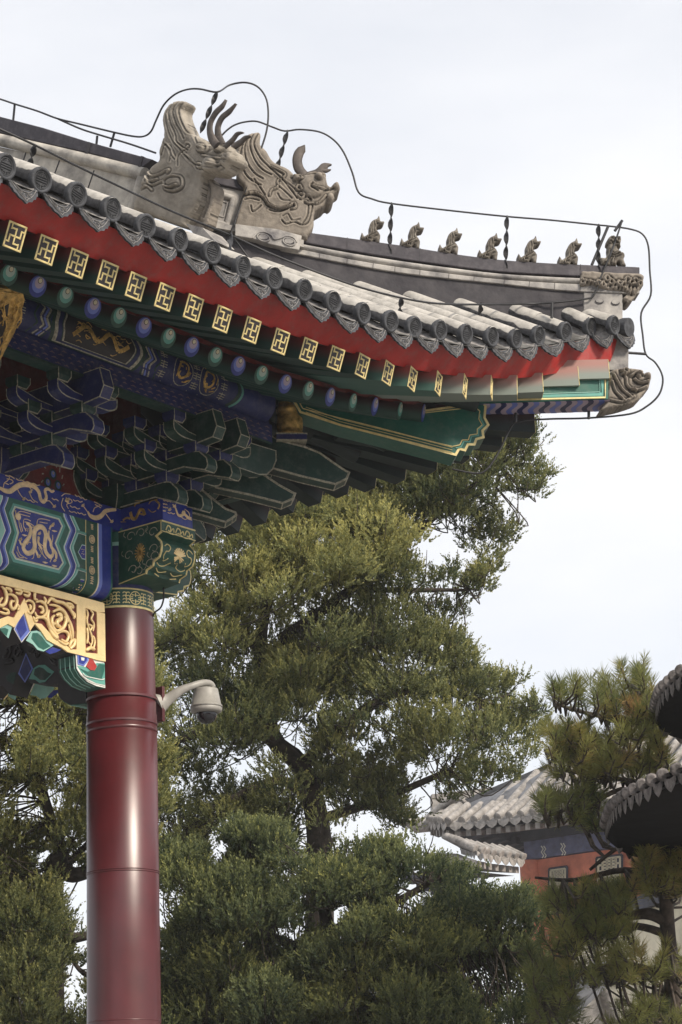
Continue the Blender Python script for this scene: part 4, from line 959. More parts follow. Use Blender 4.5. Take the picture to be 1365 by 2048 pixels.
# ---- carved, gilded spandrel brackets under the architraves
def queti(swap):
    NQ=.115; T=.15 if False else .17
    out=Z0([(-700,1010),(0,1200),(1170,1512),(1190,2180),(1195,2380)])
    # outline in the bracket's plane, from the photograph
    Z3=lambda p: zc(0,1150,5.6875,p)
    mirror=lambda p:p
    pl=Z3([(-260,-55),(0,5),(1168,318),(1180,500),(1190,990),(1200,1285),(1010,1220),(900,1110),(870,1040),(865,910),(760,880),(690,830),(610,790),(520,740),(455,640),(385,560),(330,640),(262,770),(190,650),(150,600),(80,560),(0,600),(-60,640),(-140,560),(-260,420)])
    P=[N_(x,y,NQ) for x,y in pl]; mb=MB(); mb.prism(P,(0,-.16,0),0)
    o=part(mb,'carved_spandrel',[K['black']],swap)
    def prs(name,pts,t0,t1,mats,bev=0,inset=0):
        Q=[N_(x,y,NQ) for x,y in Z3(pts)]; Q=[(a,b+t0,c) for a,b,c in Q]; m_=MB(); m_.prism(Q,(0,t1-t0,0),0,inset); return m_.build(name,mats,o,swap=swap,bevel=bev)
    # gold frame
    prs('gold_frame',[(-260,-58),(0,3),(1168,318),(1173,400),(1090,415),(960,375),(852,335),(800,300),(0,112),(-260,50)],.0,.012,[K['gold']],.003)
    prs('gold_frame',[(855,640),(862,905),(760,880),(690,830),(610,790),(520,740),(455,640),(385,560),(330,640),(268,430),(150,600),(80,560),(0,600),(-60,640),(-140,560),(-260,420),(-260,330),(-140,470),(-60,540),(0,500),(80,470),(150,490),(265,270),(380,545),(460,560),(560,670),(700,770),(800,850),(858,850)],.0,.012,[K['gold']],.003)
    prs('gold_frame',[(860,868),(962,885),(1100,898),(1188,950),(1190,990),(1105,975),(862,906)],.0,.0131,[K['gold']],.002)
    prs('gold_frame',[(862,318),(962,345),(962,900),(862,880)],.0,.0123,[K['gold']],.002)
    prs('gold_frame',[(1090,420),(1182,440),(1190,990),(1100,965)],.0,.0125,[K['gold']],.002)
    prs('gold_frame',[(955,345),(1175,325),(1180,430),(1090,425),(960,380)],.0,.0128,[K['gold']],.002)
    m_=MB(); q=[N_(x,y,NQ+.001) for x,y in Z3([(-250,40),(860,320),(862,860),(460,600),(265,290),(150,480),(0,480),(-250,320)])]; m_.add(q,[tuple(range(len(q)))],0)
    q=[N_(x,y,NQ+.001) for x,y in Z3([(955,360),(1095,420),(1100,900),(955,880)])]; m_.add(q,[tuple(range(len(q)))],0); m_.build('red_ground',[K['gong_red']],o,swap=swap)
    # carved scrolls
    m_=MB()
    def sc_(pts,r=.011,tip=.4,flat=1.0):
        Q=smooth([N_(x,y,NQ+.012) for x,y in Z3(pts)],5); n=len(Q); rr=[(r*(tip+(1-tip)*min(1,4*min(i,n-1-i)/(n-1)+.25)),)*2 for i in range(n)]
        m_.tube(Q,[(a*.9,a) for a,_ in rr],8,0)
    S_=[([(20,130),(60,180),(75,250),(60,320),(20,350),(-20,330),(0,290),(30,260)],.013),([(90,220),(150,230),(190,280),(185,350),(150,390),(120,350),(130,300),(165,300)],.012),([(60,150),(110,160),(130,200)],.012),([(170,160),(240,180),(230,215),(180,200)],.011),([(260,180),(330,200),(320,240),(270,220)],.011),([(0,420),(60,440),(110,430)],.010),([(30,380),(90,400),(100,450)],.009),([(200,330),(220,380),(200,400)],.01),
        ([(290,310),(330,290),(380,320),(385,390),(350,440),(310,420)],.010),([(330,340),(350,360),(340,400)],.010),([(385,240),(400,200),(395,270),(430,280)],.010),([(500,250),(520,290),(500,320),(450,290)],.010),([(410,310),(470,300),(520,350),(530,430),(480,480),(420,470),(400,420)],.011),([(440,360),(480,370),(490,420),(460,430)],.011),([(400,500),(460,480),(520,500),(540,540)],.011),([(380,470),(400,530),(430,510)],.009),
        ([(540,330),(580,270),(640,300),(720,320),(790,380),(840,470)],.013),([(560,340),(640,350),(720,400),(770,480),(800,560)],.010),([(740,330),(800,330),(830,370),(790,360)],.012),([(800,400),(850,450),(840,500)],.010),
        ([(560,400),(540,480),(560,580),(620,660),(650,720),(600,680),(560,600)],.015),([(600,420),(680,390),(740,440),(750,520),(720,600),(650,640),(600,590),(590,500),(620,460)],.014),([(640,460),(680,450),(690,500),(650,530),(650,570),(690,590)],.017),([(640,540),(620,560),(600,530)],.009),([(750,500),(790,530),(820,620),(830,720)],.012),([(780,560),(800,660),(810,740)],.008),([(640,680),(700,640),(760,650),(780,700),(750,760),(700,730)],.011),([(660,740),(740,790),(780,770)],.010),([(790,820),(810,760),(850,740),(840,800),(800,840)],.013),([(730,480),(780,500),(760,540)],.01)]
    for a,r in S_: sc_(a,r)
    for a,r in [([(985,390),(1000,440),(990,520),(1010,600),(1040,680),(1050,760),(1030,820)],.008),([(1030,400),(1060,440),(1040,500),(1070,560),(1060,640)],.008),([(990,600),(1000,700),(990,780)],.009),([(1060,690),(1080,760),(1060,850)],.008),([(970,430),(980,500)],.007),([(1010,560),(1050,590),(1020,640)],.008),([(980,860),(1030,830),(1080,850)],.014),([(990,740),(1030,790)],.009)]: sc_(a,r)
    m_.build('gilded_scrolls',[K['gold']],o,swap=swap)
    # painted cloud ends: blue diamond, green curls, lower cap
    def film(pts,off,mt,nm): 
        q=[N_(x,y,NQ+off) for x,y in Z3(pts)]; m_=MB(); m_.prism(q,(0,-.0035,0),0); return m_.build(nm,[mt],o,swap=swap)
    film([(262,410),(352,640),(250,768),(162,618)],.003,K['white'],'painted_cloud'); film([(262,420),(345,638),(250,755),(172,615)],.005,K['lblue'],'painted_cloud'); film([(262,440),(310,628),(240,715),(190,600)],.007,K['blue'],'painted_cloud')
    film([(360,640),(420,632),(500,665),(560,740),(612,800),(500,870),(430,850),(380,790),(300,745)],.003,K['lteal'],'painted_cloud'); film([(375,660),(430,660),(480,700),(530,770),(580,810),(500,850),(440,820),(360,720)],.005,K['bgreen'],'painted_cloud')
    film([(0,580),(70,560),(140,590),(100,720),(20,640)],.003,K['lteal'],'painted_cloud'); film([(0,610),(60,600),(100,620),(80,690),(20,640)],.005,K['bgreen'],'painted_cloud')
    film([(520,870),(600,820),(700,850),(640,880),(570,900)],.004,K['blue'],'painted_cloud')
    # lower cap: nested curved stripes
    cap=[(865,905),(1100,968),(1190,995),(1200,1285),(1100,1262),(1000,1215),(920,1140),(875,1060)]
    film(cap,.003,K['white'],'painted_cap')
    film([(880,1030),(1000,1050),(1110,1000),(1194,1005),(1198,1250),(1100,1230),(1000,1180),(930,1110)],.005,K['teal'],'painted_cap')
    film([(910,1060),(1000,1100),(1100,1060),(1130,1010),(1194,1020),(1190,1090),(1160,1180),(1020,1150),(940,1090)],.007,K['bgreen'],'painted_cap')
    film([(885,895),(1010,915),(1010,970),(960,1035),(890,1015)],.008,K['lblue'],'painted_cap'); film([(900,910),(995,925),(990,970),(955,1015),(905,1000)],.010,K['blue'],'painted_cap')
    film([(925,935),(965,942),(960,975),(930,970)],.012,K['white'],'painted_cap')
    film([(1028,950),(1060,960),(1105,1040),(1080,1085),(1030,1080),(985,1040)],.010,K['red'],'painted_cap')
    m_=MB(); m_.ribbon([N_(x,y,NQ+.009) for x,y in smooth(Z3([(945,1115),(980,1150),(1080,1175),(1160,1190),(1190,1180)]),4)],.006,(0,1,0),0,.002); 
    m_.ribbon([N_(x,y,NQ+.006) for x,y in smooth(Z3([(885,1080),(950,1160),(1050,1220),(1195,1262)]),4)],.005,(0,1,0),0,.002); m_.build('white_line',[K['white']],o,swap=swap)
    if swap:   # the same clouds and scrolls on the inner face, its shade put into darker colours
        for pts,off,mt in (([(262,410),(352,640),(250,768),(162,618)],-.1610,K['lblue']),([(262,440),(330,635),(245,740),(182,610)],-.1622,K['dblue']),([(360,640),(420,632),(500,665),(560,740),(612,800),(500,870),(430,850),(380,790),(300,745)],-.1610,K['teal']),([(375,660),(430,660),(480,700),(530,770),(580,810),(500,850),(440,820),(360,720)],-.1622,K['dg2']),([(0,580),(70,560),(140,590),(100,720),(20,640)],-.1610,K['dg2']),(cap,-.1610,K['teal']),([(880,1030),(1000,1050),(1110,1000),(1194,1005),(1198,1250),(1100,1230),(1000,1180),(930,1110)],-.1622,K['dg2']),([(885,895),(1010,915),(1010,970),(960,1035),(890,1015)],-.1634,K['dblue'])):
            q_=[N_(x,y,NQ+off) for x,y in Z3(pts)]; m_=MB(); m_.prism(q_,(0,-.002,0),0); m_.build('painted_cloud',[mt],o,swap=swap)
        m_=MB()
        for a,r in S_[:24]: m_.tube([(p_[0],p_[1]-.005,p_[2]) for p_ in smooth([N_(x,y,NQ-.16) for x,y in Z3(a)],4)],r*.8,6,0)
        m_.build('carved_scrolls',[K['black']],o,swap=swap)
    # stepped underside pieces seen behind the face
    m_=MB(); q=[N_(x,y,NQ-.004) for x,y in Z3([(858,912),(1000,940),(1190,1000),(1198,1291),(1098,1270),(994,1224),(914,1146),(866,1062)])]; m_.prism(q,(0,-.145,0),0)
    for t_ in (.012,.05,.09,.13): m_.tube([(a,b-t_,c) for a,b,c in [q[0]]+q[:3:-1]],.003,4,1,smooth=False)
    m_.build('painted_cap_side',[K['bgreen'],K['lteal']],o,swap=swap)
for s in (False,True): queti(s)
# ================================================================== bracket sets
def bracket_set(uc,col,line,swap,col2,reach=(.62,.87,.95)):
    """one cluster: big block on the plate, two beaked arms, cross arms with small blocks, top arm"""
    E=[]
    def small(mb,c,hw=.052,hn=.05,h=.034,m=0):
        u,n,z=c; b=.7
        v=[]
        for zz,s_ in ((-h,b),(-h*.1,1.0),(h,1.0)):
            for i,j in ((-1,-1),(1,-1),(1,1),(-1,1)): v.append((u+i*hw*s_,n+j*hn*s_,z+zz))
        fs=[(0,1,2,3),(8,9,10,11)]
        for r in range(2):
            for k in range(4): fs.append((4*r+k,4*r+(k+1)%4,4*r+4+(k+1)%4,4*r+4+k))
        mb.add(v,fs,m)
        # pale edge lines on the outer face
        L_=[v[0+3],v[0+2],v[4+2],v[8+2],v[8+3],v[4+3]]
        for i in range(6):
            a,b_=L_[i],L_[(i+1)%6]
            if i in (3,): continue
            mb.tube([add3(a,(0,.002,0)),add3(b_,(0,.002,0))],.0032 if i!=0 else .0045,4,m+1,smooth=False,cap=False)
        a,b_=v[0],v[3]; mb.tube([a,b_],.003,4,m+1,smooth=False,cap=False)
    mb=MB(); small(mb,(uc,.02,ZP1+.075),.11,.155,.075)
    root=part(mb,'bracket_set',[col,line],swap)
    def addp(mb_,name,mats): return mb_.build(name,mats,root,swap=swap)
    # projecting arms
    def arm(n0,n1,z0,z1,droop,wd=.045,nm='projecting_arm'):
        pr=[(n0,z1),(n1-.13,z1),(n1-.07,z1-.012),(n1-.01,z1-.05-droop*.3),(n1,z0-droop+.032),(n1-.008,z0-droop+.012),(n1-.025,z0-droop),(n1-.20,z0),(n0,z0)]
        m_=MB(); m_.prism([(uc-wd,a,b) for a,b in pr],(2*wd,0,0),0,.005,1)
        # outlined nose
        for sx in (-1,1):
            m_.tube([(uc+sx*wd*.96,a,b) for a,b in pr[2:8]],.0032,4,1,smooth=False)
        m_.tube([(uc-wd,pr[7][0],pr[7][1]-.001),(uc-wd,n0,z0-.001)],.0028,4,1,smooth=False)
        m_.tube([(uc-wd,pr[6][0],pr[6][1]),(uc+wd,pr[6][0],pr[6][1])],.0034,4,1,smooth=False)
        return addp(m_,nm,[col,line])
    arm(-.1,.64,5.80,5.885,.07); arm(-.1,.885,5.945,6.03,.06)
    # top arm with a square kinked nose
    pr=[(-.1,6.27),(.93,6.27),(.965,6.15),(.93,6.085),(.80,6.075),(-.1,6.075)]
    m_=MB(); m_.prism([(uc-.042,a,b) for a,b in pr],(.084,0,0),0,.006,1)
    for sx in (-1,1): m_.tube([(uc+sx*.042,a,b) for a,b in pr[1:5]],.0032,4,1,smooth=False)
    for a,b in pr[1:4]: m_.tube([(uc-.042,a,b),(uc+.042,a,b)],.0032,4,1,smooth=False)
    addp(m_,'top_arm',[col,line])
    # cross arms parallel to the eave, with curved ends and three blocks each
    def cross(n,z,half,wd=.042,blocks=True,ht=.095):
        pr=[(-half,z+ht),(-half,z+ht*.55)]+[(-half+.11*(1-math.cos(t)),z+ht*.55*(1-math.sin(t))) for t in [.4,.8,1.2,1.57]]
        pr=pr+[(-x,y) for x,y in reversed(pr)]; pr+=[(half*.45,z+ht*.55),(0,z+ht*.45),(-half*.45,z+ht*.55)]
        m_=MB(); m_.prism([(uc+a,n+wd,b) for a,b in pr],(0,-2*wd,0),0,.006,1)
        for sgn in (-1,1):
            q=[(uc+sgn*abs(a),n+wd+.001,b) for a,b in pr[0:6]]; m_.tube(q,.0032,4,1,smooth=False)
        q=[(uc+a,n-wd,b) for a,b in pr[0:6]]; m_.tube(q,.003,4,1,smooth=False)
        addp(m_,'cross_arm',[col,line])
        if blocks:
            for du in (-half+.05,half-.05):
                m_=MB(); small(m_,(uc+du,n,z+ht+.034)); addp(m_,'bearing_block',[col2,line])
        m_=MB(); small(m_,(uc,n,z-.032),.06,.05,.034); addp(m_,'bearing_block',[col2,line])
    cross(.75,6.085,.25); cross(.5,5.95,.25); cross(.5,6.085,.34,ht=.09); cross(.24,5.95,.33); cross(.24,6.1,.4,ht=.08); cross(0.0,5.87,.26); cross(0,6.0,.34); 
    return root
GR_=(K['dgreen'],K['line']); 

for s in (False,True):
    bracket_set(-1.10,K['db2'],K['line'],s,K['dg2'])
    bracket_set(-2.05,K['dg2'],K['line'],s,K['db2'])
    bracket_set(-3.0,K['db2'],K['line'],s,K['dg2'])
    bracket_set(-.10,K['dg2'],K['line'],s,K['db2'])
    bracket_set(.13,K['dg2'],K['line'],s,K['db2'])
    mb=MB()  # little cross arm end turned at the corner
# corner diagonal arms: three big beaks
def darm(pts,hw,name='diagonal_arm'):
    mb=MB(); P=[D_(x,y,-hw*1.414) for x,y in pts]; mb.prism(P,(2*hw*.7071,-2*hw*.7071,0),0,.010,1)
    e=[tuple(Vector(p)) for p in P]
    mb.tube([e[i] for i in range(2,len(e)-1)],.005,4,1,smooth=False)
    f=[(p[0]+2*hw*.7071,p[1]-2*hw*.7071,p[2]) for p in P]; mb.tube([f[i] for i in range(2,len(e)-1)],.005,4,1,smooth=False)
    k=len(pts)//2
    for i in range(3,len(e)-3): mb.tube([e[i],f[i]],.004,4,1,smooth=False)
    return part(mb,name,[K['dg2'],K['line']])
darm([(440,880),(500,845),(560,880),(610,893),(640,905),(668,925),(692,941),(700,944),(694,958),(672,969),(600,952),(520,930),(440,925)],.062)
darm([(380,925),(440,925),(500,938),(530,950),(560,970),(585,984),(592,986),(586,998),(566,1007),(500,990),(430,975),(380,968)],.060)
darm([(310,975),(340,960),(400,975),(430,1000),(452,1017),(472,1024),(474,1030),(466,1036),(452,1045),(400,1030),(360,1020),(310,1010)],.058)
mb=MB(); dbox(mb,D_(472,925,0),.10,.026,.08); o=part(mb,'bearing_block',[K['db2'],K['line']],bevel=.002)
mb=MB(); c_=D_(472,925,0); dbox(mb,(c_[0],c_[1],c_[2]+.023),.103,.0035,.083); dbox(mb,(c_[0],c_[1],c_[2]-.024),.103,.0035,.083); mb.build('edge_line',[K['line']],o)
mb=MB(); dbox(mb,D_(358,968,0),.09,.024,.07); o=part(mb,'bearing_block',[K['db2'],K['line']],bevel=.002)
mb=MB(); c_=D_(358,968,0); dbox(mb,(c_[0],c_[1],c_[2]+.021),.093,.0035,.073); dbox(mb,(c_[0],c_[1],c_[2]-.022),.093,.0035,.073); mb.build('edge_line',[K['line']],o)
# curved long corner cross arm carrying the outermost corner block
for s in (False,True):
    pr=[(.1,6.20),(.64,6.22),(.64,6.15),(.60,6.08),(.54,6.03),(.46,6.01),(.1,6.01)]
    mb=MB(); mb.prism([(a,.79,b) for a,b in pr],(0,-.085,0),0,.006,1); mb.tube([(a,.792,b) for a,b in pr[1:6]],.0034,4,1,smooth=False); mb.tube([(a,.705,b) for a,b in pr[1:6]],.0034,4,1,smooth=False)
    o=part(mb,'cross_arm',[K['dg2'],K['line']],s)
# red panels between the sets with the triple pearl
def panel(swap):
    mb=MB(); mb.box((-2.9,-.03,6.2),(3.1,.02,.42)); o=part(mb,'bracket_infill_panel',[K['gong_red']],swap)
    for uc in (-.60,-1.55,-2.5):
        for sx in (-1,1):
            m_=MB(); m_.ribbon([(uc+sx*x,-.008,z) for x,z in smooth([(.36,5.80),(.27,5.88),(.22,5.98),(.25,6.10),(.20,6.22)],4)],.07,(0,1,0),0,.004)
            m_.ribbon([(uc+sx*(x-.04),-.006,z) for x,z in smooth([(.36,5.80),(.27,5.88),(.22,5.98),(.25,6.10),(.20,6.22)],4)],.008,(0,1,0),1,.004); m_.build('green_border',[K['dg2'],K['line']],o,swap=swap)
        m_=MB()
        for x,z in ((0,5.95),(-.045,5.885),(.045,5.885)):
            m_.disc((uc+x,-.008,z),(0,1,0),(0,0,1),.032,.036,0,16,.002); m_.disc((uc+x,-.008,z),(0,1,0),(0,0,1),.018,.022,1,16,.004); m_.disc((uc+x,-.008,z+.006),(0,1,0),(0,0,1),.009,.010,2,12,.006)
        for k in range(9):
            t=k*math.pi/8; m_.ribbon([(uc+.085*math.cos(t)*1.0,-.008,5.89+.12*math.sin(t)),(uc+.10*math.cos(t+.12),-.008,5.89+.15*math.sin(t+.12))],.008,(0,1,0),2,.003)
        m_.build('triple_pearl',[K['dg2'],K['lblue'],K['line']],o,swap=swap)
for s in (False,True): panel(s)
# ================================================================== eave purlin and its board, painted
def purlin(swap):
    mb=MB(); sg=24; NP,ZPU,RP=.75,6.51,.125
    vs=[]
    for u in (-5,.55):
        for k in range(sg): t=2*math.pi*k/sg; vs.append((u,NP+RP*math.cos(t),ZPU+RP*math.sin(t)))
    mb.add(vs,[(k,(k+1)%sg,sg+(k+1)%sg,sg+k) for k in range(sg)],0,True); mb.add(vs[sg:],[tuple(range(sg))],0)
    o=part(mb,'eave_purlin',[K['dblue']],swap)
    def PS(u,a,off=.002): return (u,NP+(RP+off)*math.cos(a),ZPU+(RP+off)*math.sin(a))   # a: angle, 0 faces out, negative towards the ground
    def patch(poly,m,off,mbx):
        P=[]
        for i in range(len(poly)):
            a,b=poly[i],poly[(i+1)%len(poly)]; k=max(1,int(abs(a[1]-b[1])/.15))
            for j in range(k): P.append((lerp(a[0],b[0],j/k),lerp(a[1],b[1],j/k)))
        # grid-free: split across into slices so that it follows the curve
        lo=min(p[1] for p in P); hi=max(p[1] for p in P); n=10
        for s_ in range(n):
            y0=lerp(lo,hi,s_/n);y1=lerp(lo,hi,(s_+1)/n)
            def span(y):
                xs=[]
                for i in range(len(P)):
                    a,b=P[i],P[(i+1)%len(P)]
                    if (a[1]-y)*(b[1]-y)<=0 and a[1]!=b[1]: xs.append(a[0]+(b[0]-a[0])*(y-a[1])/(b[1]-a[1]))
                return (min(xs),max(xs)) if xs else None
            e=1e-4; A=span(y0+e);B=span(y1-e)
            if A and B: mbx.add([PS(A[0],y0,off),PS(A[1],y0,off),PS(B[1],y1,off),PS(B[0],y1,off)],[(0,1,2,3)],m)
    def st(mbx,pts,w_,m,off=.004,k=3):
        Q=smooth(pts,k)
        for i in range(len(Q)-1):
            a=(Q[i][1]+Q[i+1][1])/2; mbx.ribbon([PS(*Q[i],off),PS(*Q[i+1],off)],w_,(0,math.cos(a),math.sin(a)),m,.002)
    mb=MB(); lo,hi=-1.15,.75
    # central dragon cartouche and zigzag bands (angles -1.1..+.7)
    for cu in (-1.08,-3.3):
        for g,m,of in ((.10,1,.002),(.075,2,.003),(.05,0,.004),(.02,1,.005),(.012,3,.006),(0,4,.007)):
            patch([(cu-.26-g,lo+.25-g*3),(cu-.30-g,-.15),(cu-.26-g,hi-.3+g*3),(cu+.26+g,hi-.3+g*3),(cu+.30+g,-.15),(cu+.26+g,lo+.25-g*3)],m,of,mb)
        for sx in (-1,1):
            for d,m in ((.40,1),(.42,2),(.44,5),(.47,2),(.52,1)):
                st(mb,[(cu+sx*(d+.02),lo),(cu+sx*(d-.02),-.55),(cu+sx*(d+.02),-.2),(cu+sx*(d-.02),.3),(cu+sx*(d+.02),hi)],.014,m,.003,1)
            for x in (.60,.84,):
                st(mb,[(cu+sx*x,lo),(cu+sx*x,hi)],.006,3,.003,1); st(mb,[(cu+sx*(x+.10),lo),(cu+sx*(x+.10),hi)],.006,3,.003,1)
        rg=random.Random(1)
        st(mb,[(cu-.22,-.5),(cu-.12,.1),(cu-.02,-.4),(cu+.08,.15),(cu+.16,-.45),(cu+.24,-.1)],.028,4+2,.009,5)
        for k in range(26):
            a=cu+rg.uniform(-.22,.22); b=rg.uniform(-.75,.3); st(mb,[(a,b),(a+.02,b+rg.uniform(-.15,.15)),(a+.045,b+rg.uniform(-.1,.2))],.006,6,.008)
    for cu in (-.34,-.10,-1.92,-2.16):
        st(mb,[(cu+.085*math.cos(t),-.25+.75*math.sin(t)) for t in [i*math.pi/10 for i in range(21)]],.006,3,.004,1)
        rg=random.Random(int(cu*100))
        st(mb,[(cu-.05,-.3),(cu-.02,.2),(cu+.04,.1),(cu+.03,-.4),(cu-.02,-.6),(cu-.05,-.3)],.016,6,.005,4)
        for k in range(14):
            t=rg.uniform(0,6.28); r=rg.uniform(.02,.07); st(mb,[(cu+r*math.cos(t),-.25+r*9*math.sin(t)),(cu+(r+.015)*math.cos(t+.5),-.25+(r+.01)*9*math.sin(t+.5))],.008,6,.005,1)
    for cu in (-.52,-.22,.04,-1.72,-2.04):
        for y in (-.75,-.25,.25):
            for dy in (-.12,0,.12): st(mb,[(cu-.03,y+dy),(cu+.03,y+dy)],.006,3,.004,1)
            st(mb,[(cu,y-.2),(cu,y+.2)],.006,3,.004,1)
    st(mb,[(.16,lo),(.20,-.7),(.22,-.2),(.20,.3),(.16,hi)],.02,7,.004); st(mb,[(.13,lo),(.17,-.7),(.19,-.2),(.17,.3),(.13,hi)],.03,1,.003)
    mb.build('painted_bands',[K['dblue'],K['dg2'],K['line'],K['line'],K['black'],K['lblue'],K['golddark'],K['teal']],o,swap=swap)
    mb=MB(); mb.box((-2.3,.75,6.322),(2.90,.045,.062)); o2=part(mb,'purlin_board',[K['dblue']],swap)
    mb=MB(); rg=random.Random(4)
    for r in range(4):
        u=-2.6+rg.uniform(0,.03)
        while u<.56:
            z=6.272+r*.028; w_=rg.uniform(.03,.05)
            mb.ribbon([(u,.7955,z),(u+w_*.5,.7955,z+.002),(u+w_,.7955,z)],.004,(0,1,0),0,.002); mb.ribbon([(u+w_*.3,.7955,z+.006),(u+w_*.7,.7955,z+.006)],.006,(0,1,0),0,.002)
            u+=.075+rg.uniform(-.008,.008)
    mb.build('cloud_pattern',[K['pinkd']],o2,swap=swap)
    mb=MB(); mb.box((-2.3,.75,6.252),(2.89,.05,.007)); mb.build('edge_strip',[K['dg2']],o2,swap=swap)
K['pinkd']=mat('dusty_pink_paint',(.16,.10,.13),.6,var=.2)
for s in (False,True): purlin(s)
# ceiling and remaining columns, so that the inside stays dark from every side
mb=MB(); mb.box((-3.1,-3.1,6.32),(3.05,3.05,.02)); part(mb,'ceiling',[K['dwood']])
for cx,cy in ((-6,0),(0,-6),(-6,-6)):
    mb=MB(); vs=[]
    for z,r in prof if False else [(0,.24),(5.6,.20)]:
        for k in range(32): vs.append((cx+r*math.cos(2*math.pi*k/32),cy+r*math.sin(2*math.pi*k/32),z))
    mb.add(vs,[(k,(k+1)%32,32+(k+1)%32,32+k) for k in range(32)],0,True); part(mb,'column',[K['maroon']])
# far end and far side of the roof, and the gable wall under the gable ridge
mb=MB(); zr=ez(-3)+SU*5.0-.08
mb.add([(-4.8,-2.9,zr),(-4.8,2.1,6.44),(-8.1,2.1,6.44),(-6.3,.3,7.5),(-6.3,-2.9,zr)],[(0,1,2,3,4)],0)
mb.add([(-8.1,2.1,6.44),(-8.1,-8.1,6.44),(-6.3,-6.3,7.5),(-6.3,.3,7.5)],[(0,1,2,3)],0)
mb.add([(2.1,-4.8,6.44),(2.1,-8.1,6.44),(.3,-6.3,7.5),(.3,-4.8,7.5)],[(0,1,2,3)],0)
mb.add([(2.1,-8.1,6.44),(-8.1,-8.1,6.44),(-6.3,-6.3,7.5),(-6.3,-2.9,zr),(.3,-2.9,zr),(.3,-6.3,7.5)],[(0,1,2,3,4,5)],0)
part(mb,'roof_slope',[K['pan']])
mb=MB(); mb.prism([(.28,.3,7.4),(.28,-2.9,zr+.05),(.28,-6.3,7.4)],(.04,0,0),0); mb.prism([(-6.3,.3,7.4),(-6.3,-2.9,zr+.05),(-6.3,-6.3,7.4)],(.04,0,0),0); part(mb,'gable_wall',[K['gong_red']])
# ================================================================== hanging plaque at the left edge
PQ=thing('name_plaque','tilted black and gold carved plaque hanging under the eave at the left edge','plaque',(-2.1,-1.0,6.3))
def world_part(mb,name,mats,th,**k):
    o=mb.build(name,mats,None,**k); o.parent=th; o.matrix_parent_inverse=th.matrix_basis.inverted(); return o
Q=[N_(-140,640,.92),N_(-120,560,1.25),N_(45,582,1.25),N_(50,600,1.22),N_(30,665,1.02),N_(0,722,.86),N_(-150,760,.8)]
nq=(Vector(Q[2])-Vector(Q[0])).cross(Vector(Q[5])-Vector(Q[0])).normalized()
if nq.y<0: nq=-nq
mb=MB(); mb.prism(Q,tuple(nq*-.07),0); b_=world_part(mb,'board',[K['golddark']],PQ)
mb=MB(); I=[tuple(Vector(p)+nq*.002) for p in insetpoly(Q,.012)]; mb.add(I,[tuple(range(len(I)))],0)
rg=random.Random(8); A_=Vector(Q[1]);ex=(Vector(Q[2])-A_); ey=(Vector(Q[6])-A_)
def qp(a,b): return tuple(A_+ex*a+ey*b+nq*.004)
for k in range(46):
    a=rg.uniform(.5,.98); b=rg.uniform(.06,.80-max(0,a-.72)*1.5); r=rg.uniform(.02,.035)
    mb.ribbon([qp(a+r*math.cos(t)*(1-t/8)*.8,b+r*1.2*math.sin(t)*(1-t/8)) for t in [i*.8+k for i in range(6)]],.009,tuple(nq),1,.004)
mb.ribbon([qp(a,b) for a,b in ((.97,.03),(.985,.14),(.95,.35),(.84,.62),(.66,.92))],.012,tuple(nq),1,.005); mb.ribbon([qp(.4,.03),qp(.97,.03)],.012,tuple(nq),1,.005)
world_part(mb,'carved_face',[K['black'],K['golddark']],PQ)
# ================================================================== lightning conductor
LC=thing('lightning_conductor','thin dark wire looping over the dragon heads and round the roof tip on twisted straps','wire',tuple((.5,-.5,8.3)))
def wire(pts,r=.0068,name='wire'):
    mb=MB(); mb.tube(smooth(pts,5),r,6,0); return world_part(mb,name,[K['wire']],LC)
def w_u(l,u=.23): return [U_(x,y,u) for x,y in l]
def w_d(l,k=0): return [D_(x,y,k) for x,y in l]
wire(w_u([(-60,180),(0,198),(30,208),(75,222),(115,237),(160,248),(230,265),(270,273),(290,272),(303,262),(313,240),(328,210),(350,189),(375,179),(400,178),(435,184)])+[L3(U_(435,184,.23),D_(460,170,-.1),1.0)]+w_d([(490,165),(515,173),(532,195),(537,225),(534,260),(522,300),(500,360),(482,410),(470,445),(464,468)],-.15)+w_d([(480,492),(500,518),(525,540),(560,550),(600,552),(640,562)],-.25))
wire(w_d([(440,275),(455,260),(470,250),(490,244),(515,243),(545,254),(570,262),(600,259),(640,264),(668,280),(688,305),(705,345),(718,385),(745,398),(783,407),(900,421),(1014,433),(1100,440),(1197,450),(1217,452),(1260,458),(1285,468),(1297,492),(1300,540),(1302,590),(1283,626),(1286,670),(1292,708),(1310,724),(1323,745),(1326,765),(1318,790),(1295,812),(1260,828),(1178,836),(1100,838),(1045,842),(1025,850),(1005,890),(985,925),(965,945),(940,945),(905,938)]))
wire([N_(x,y,n) for x,y,n in ((-60,228,1.6),(0,258,1.7),(70,290,1.75),(150,330,1.75),(250,378,1.7),(350,425,1.6),(460,470,1.6),(560,515,1.7),(700,568,1.9),(800,595,1.95),(875,607,2.0),(960,609,2.0),(1050,608,2.0))]+w_d([(1110,605),(1170,598),(1188,591),(1202,555),(1225,500),(1245,441)],-.12))
wire(w_u([(115,237),(160,257),(200,270),(260,288),(312,306)]))
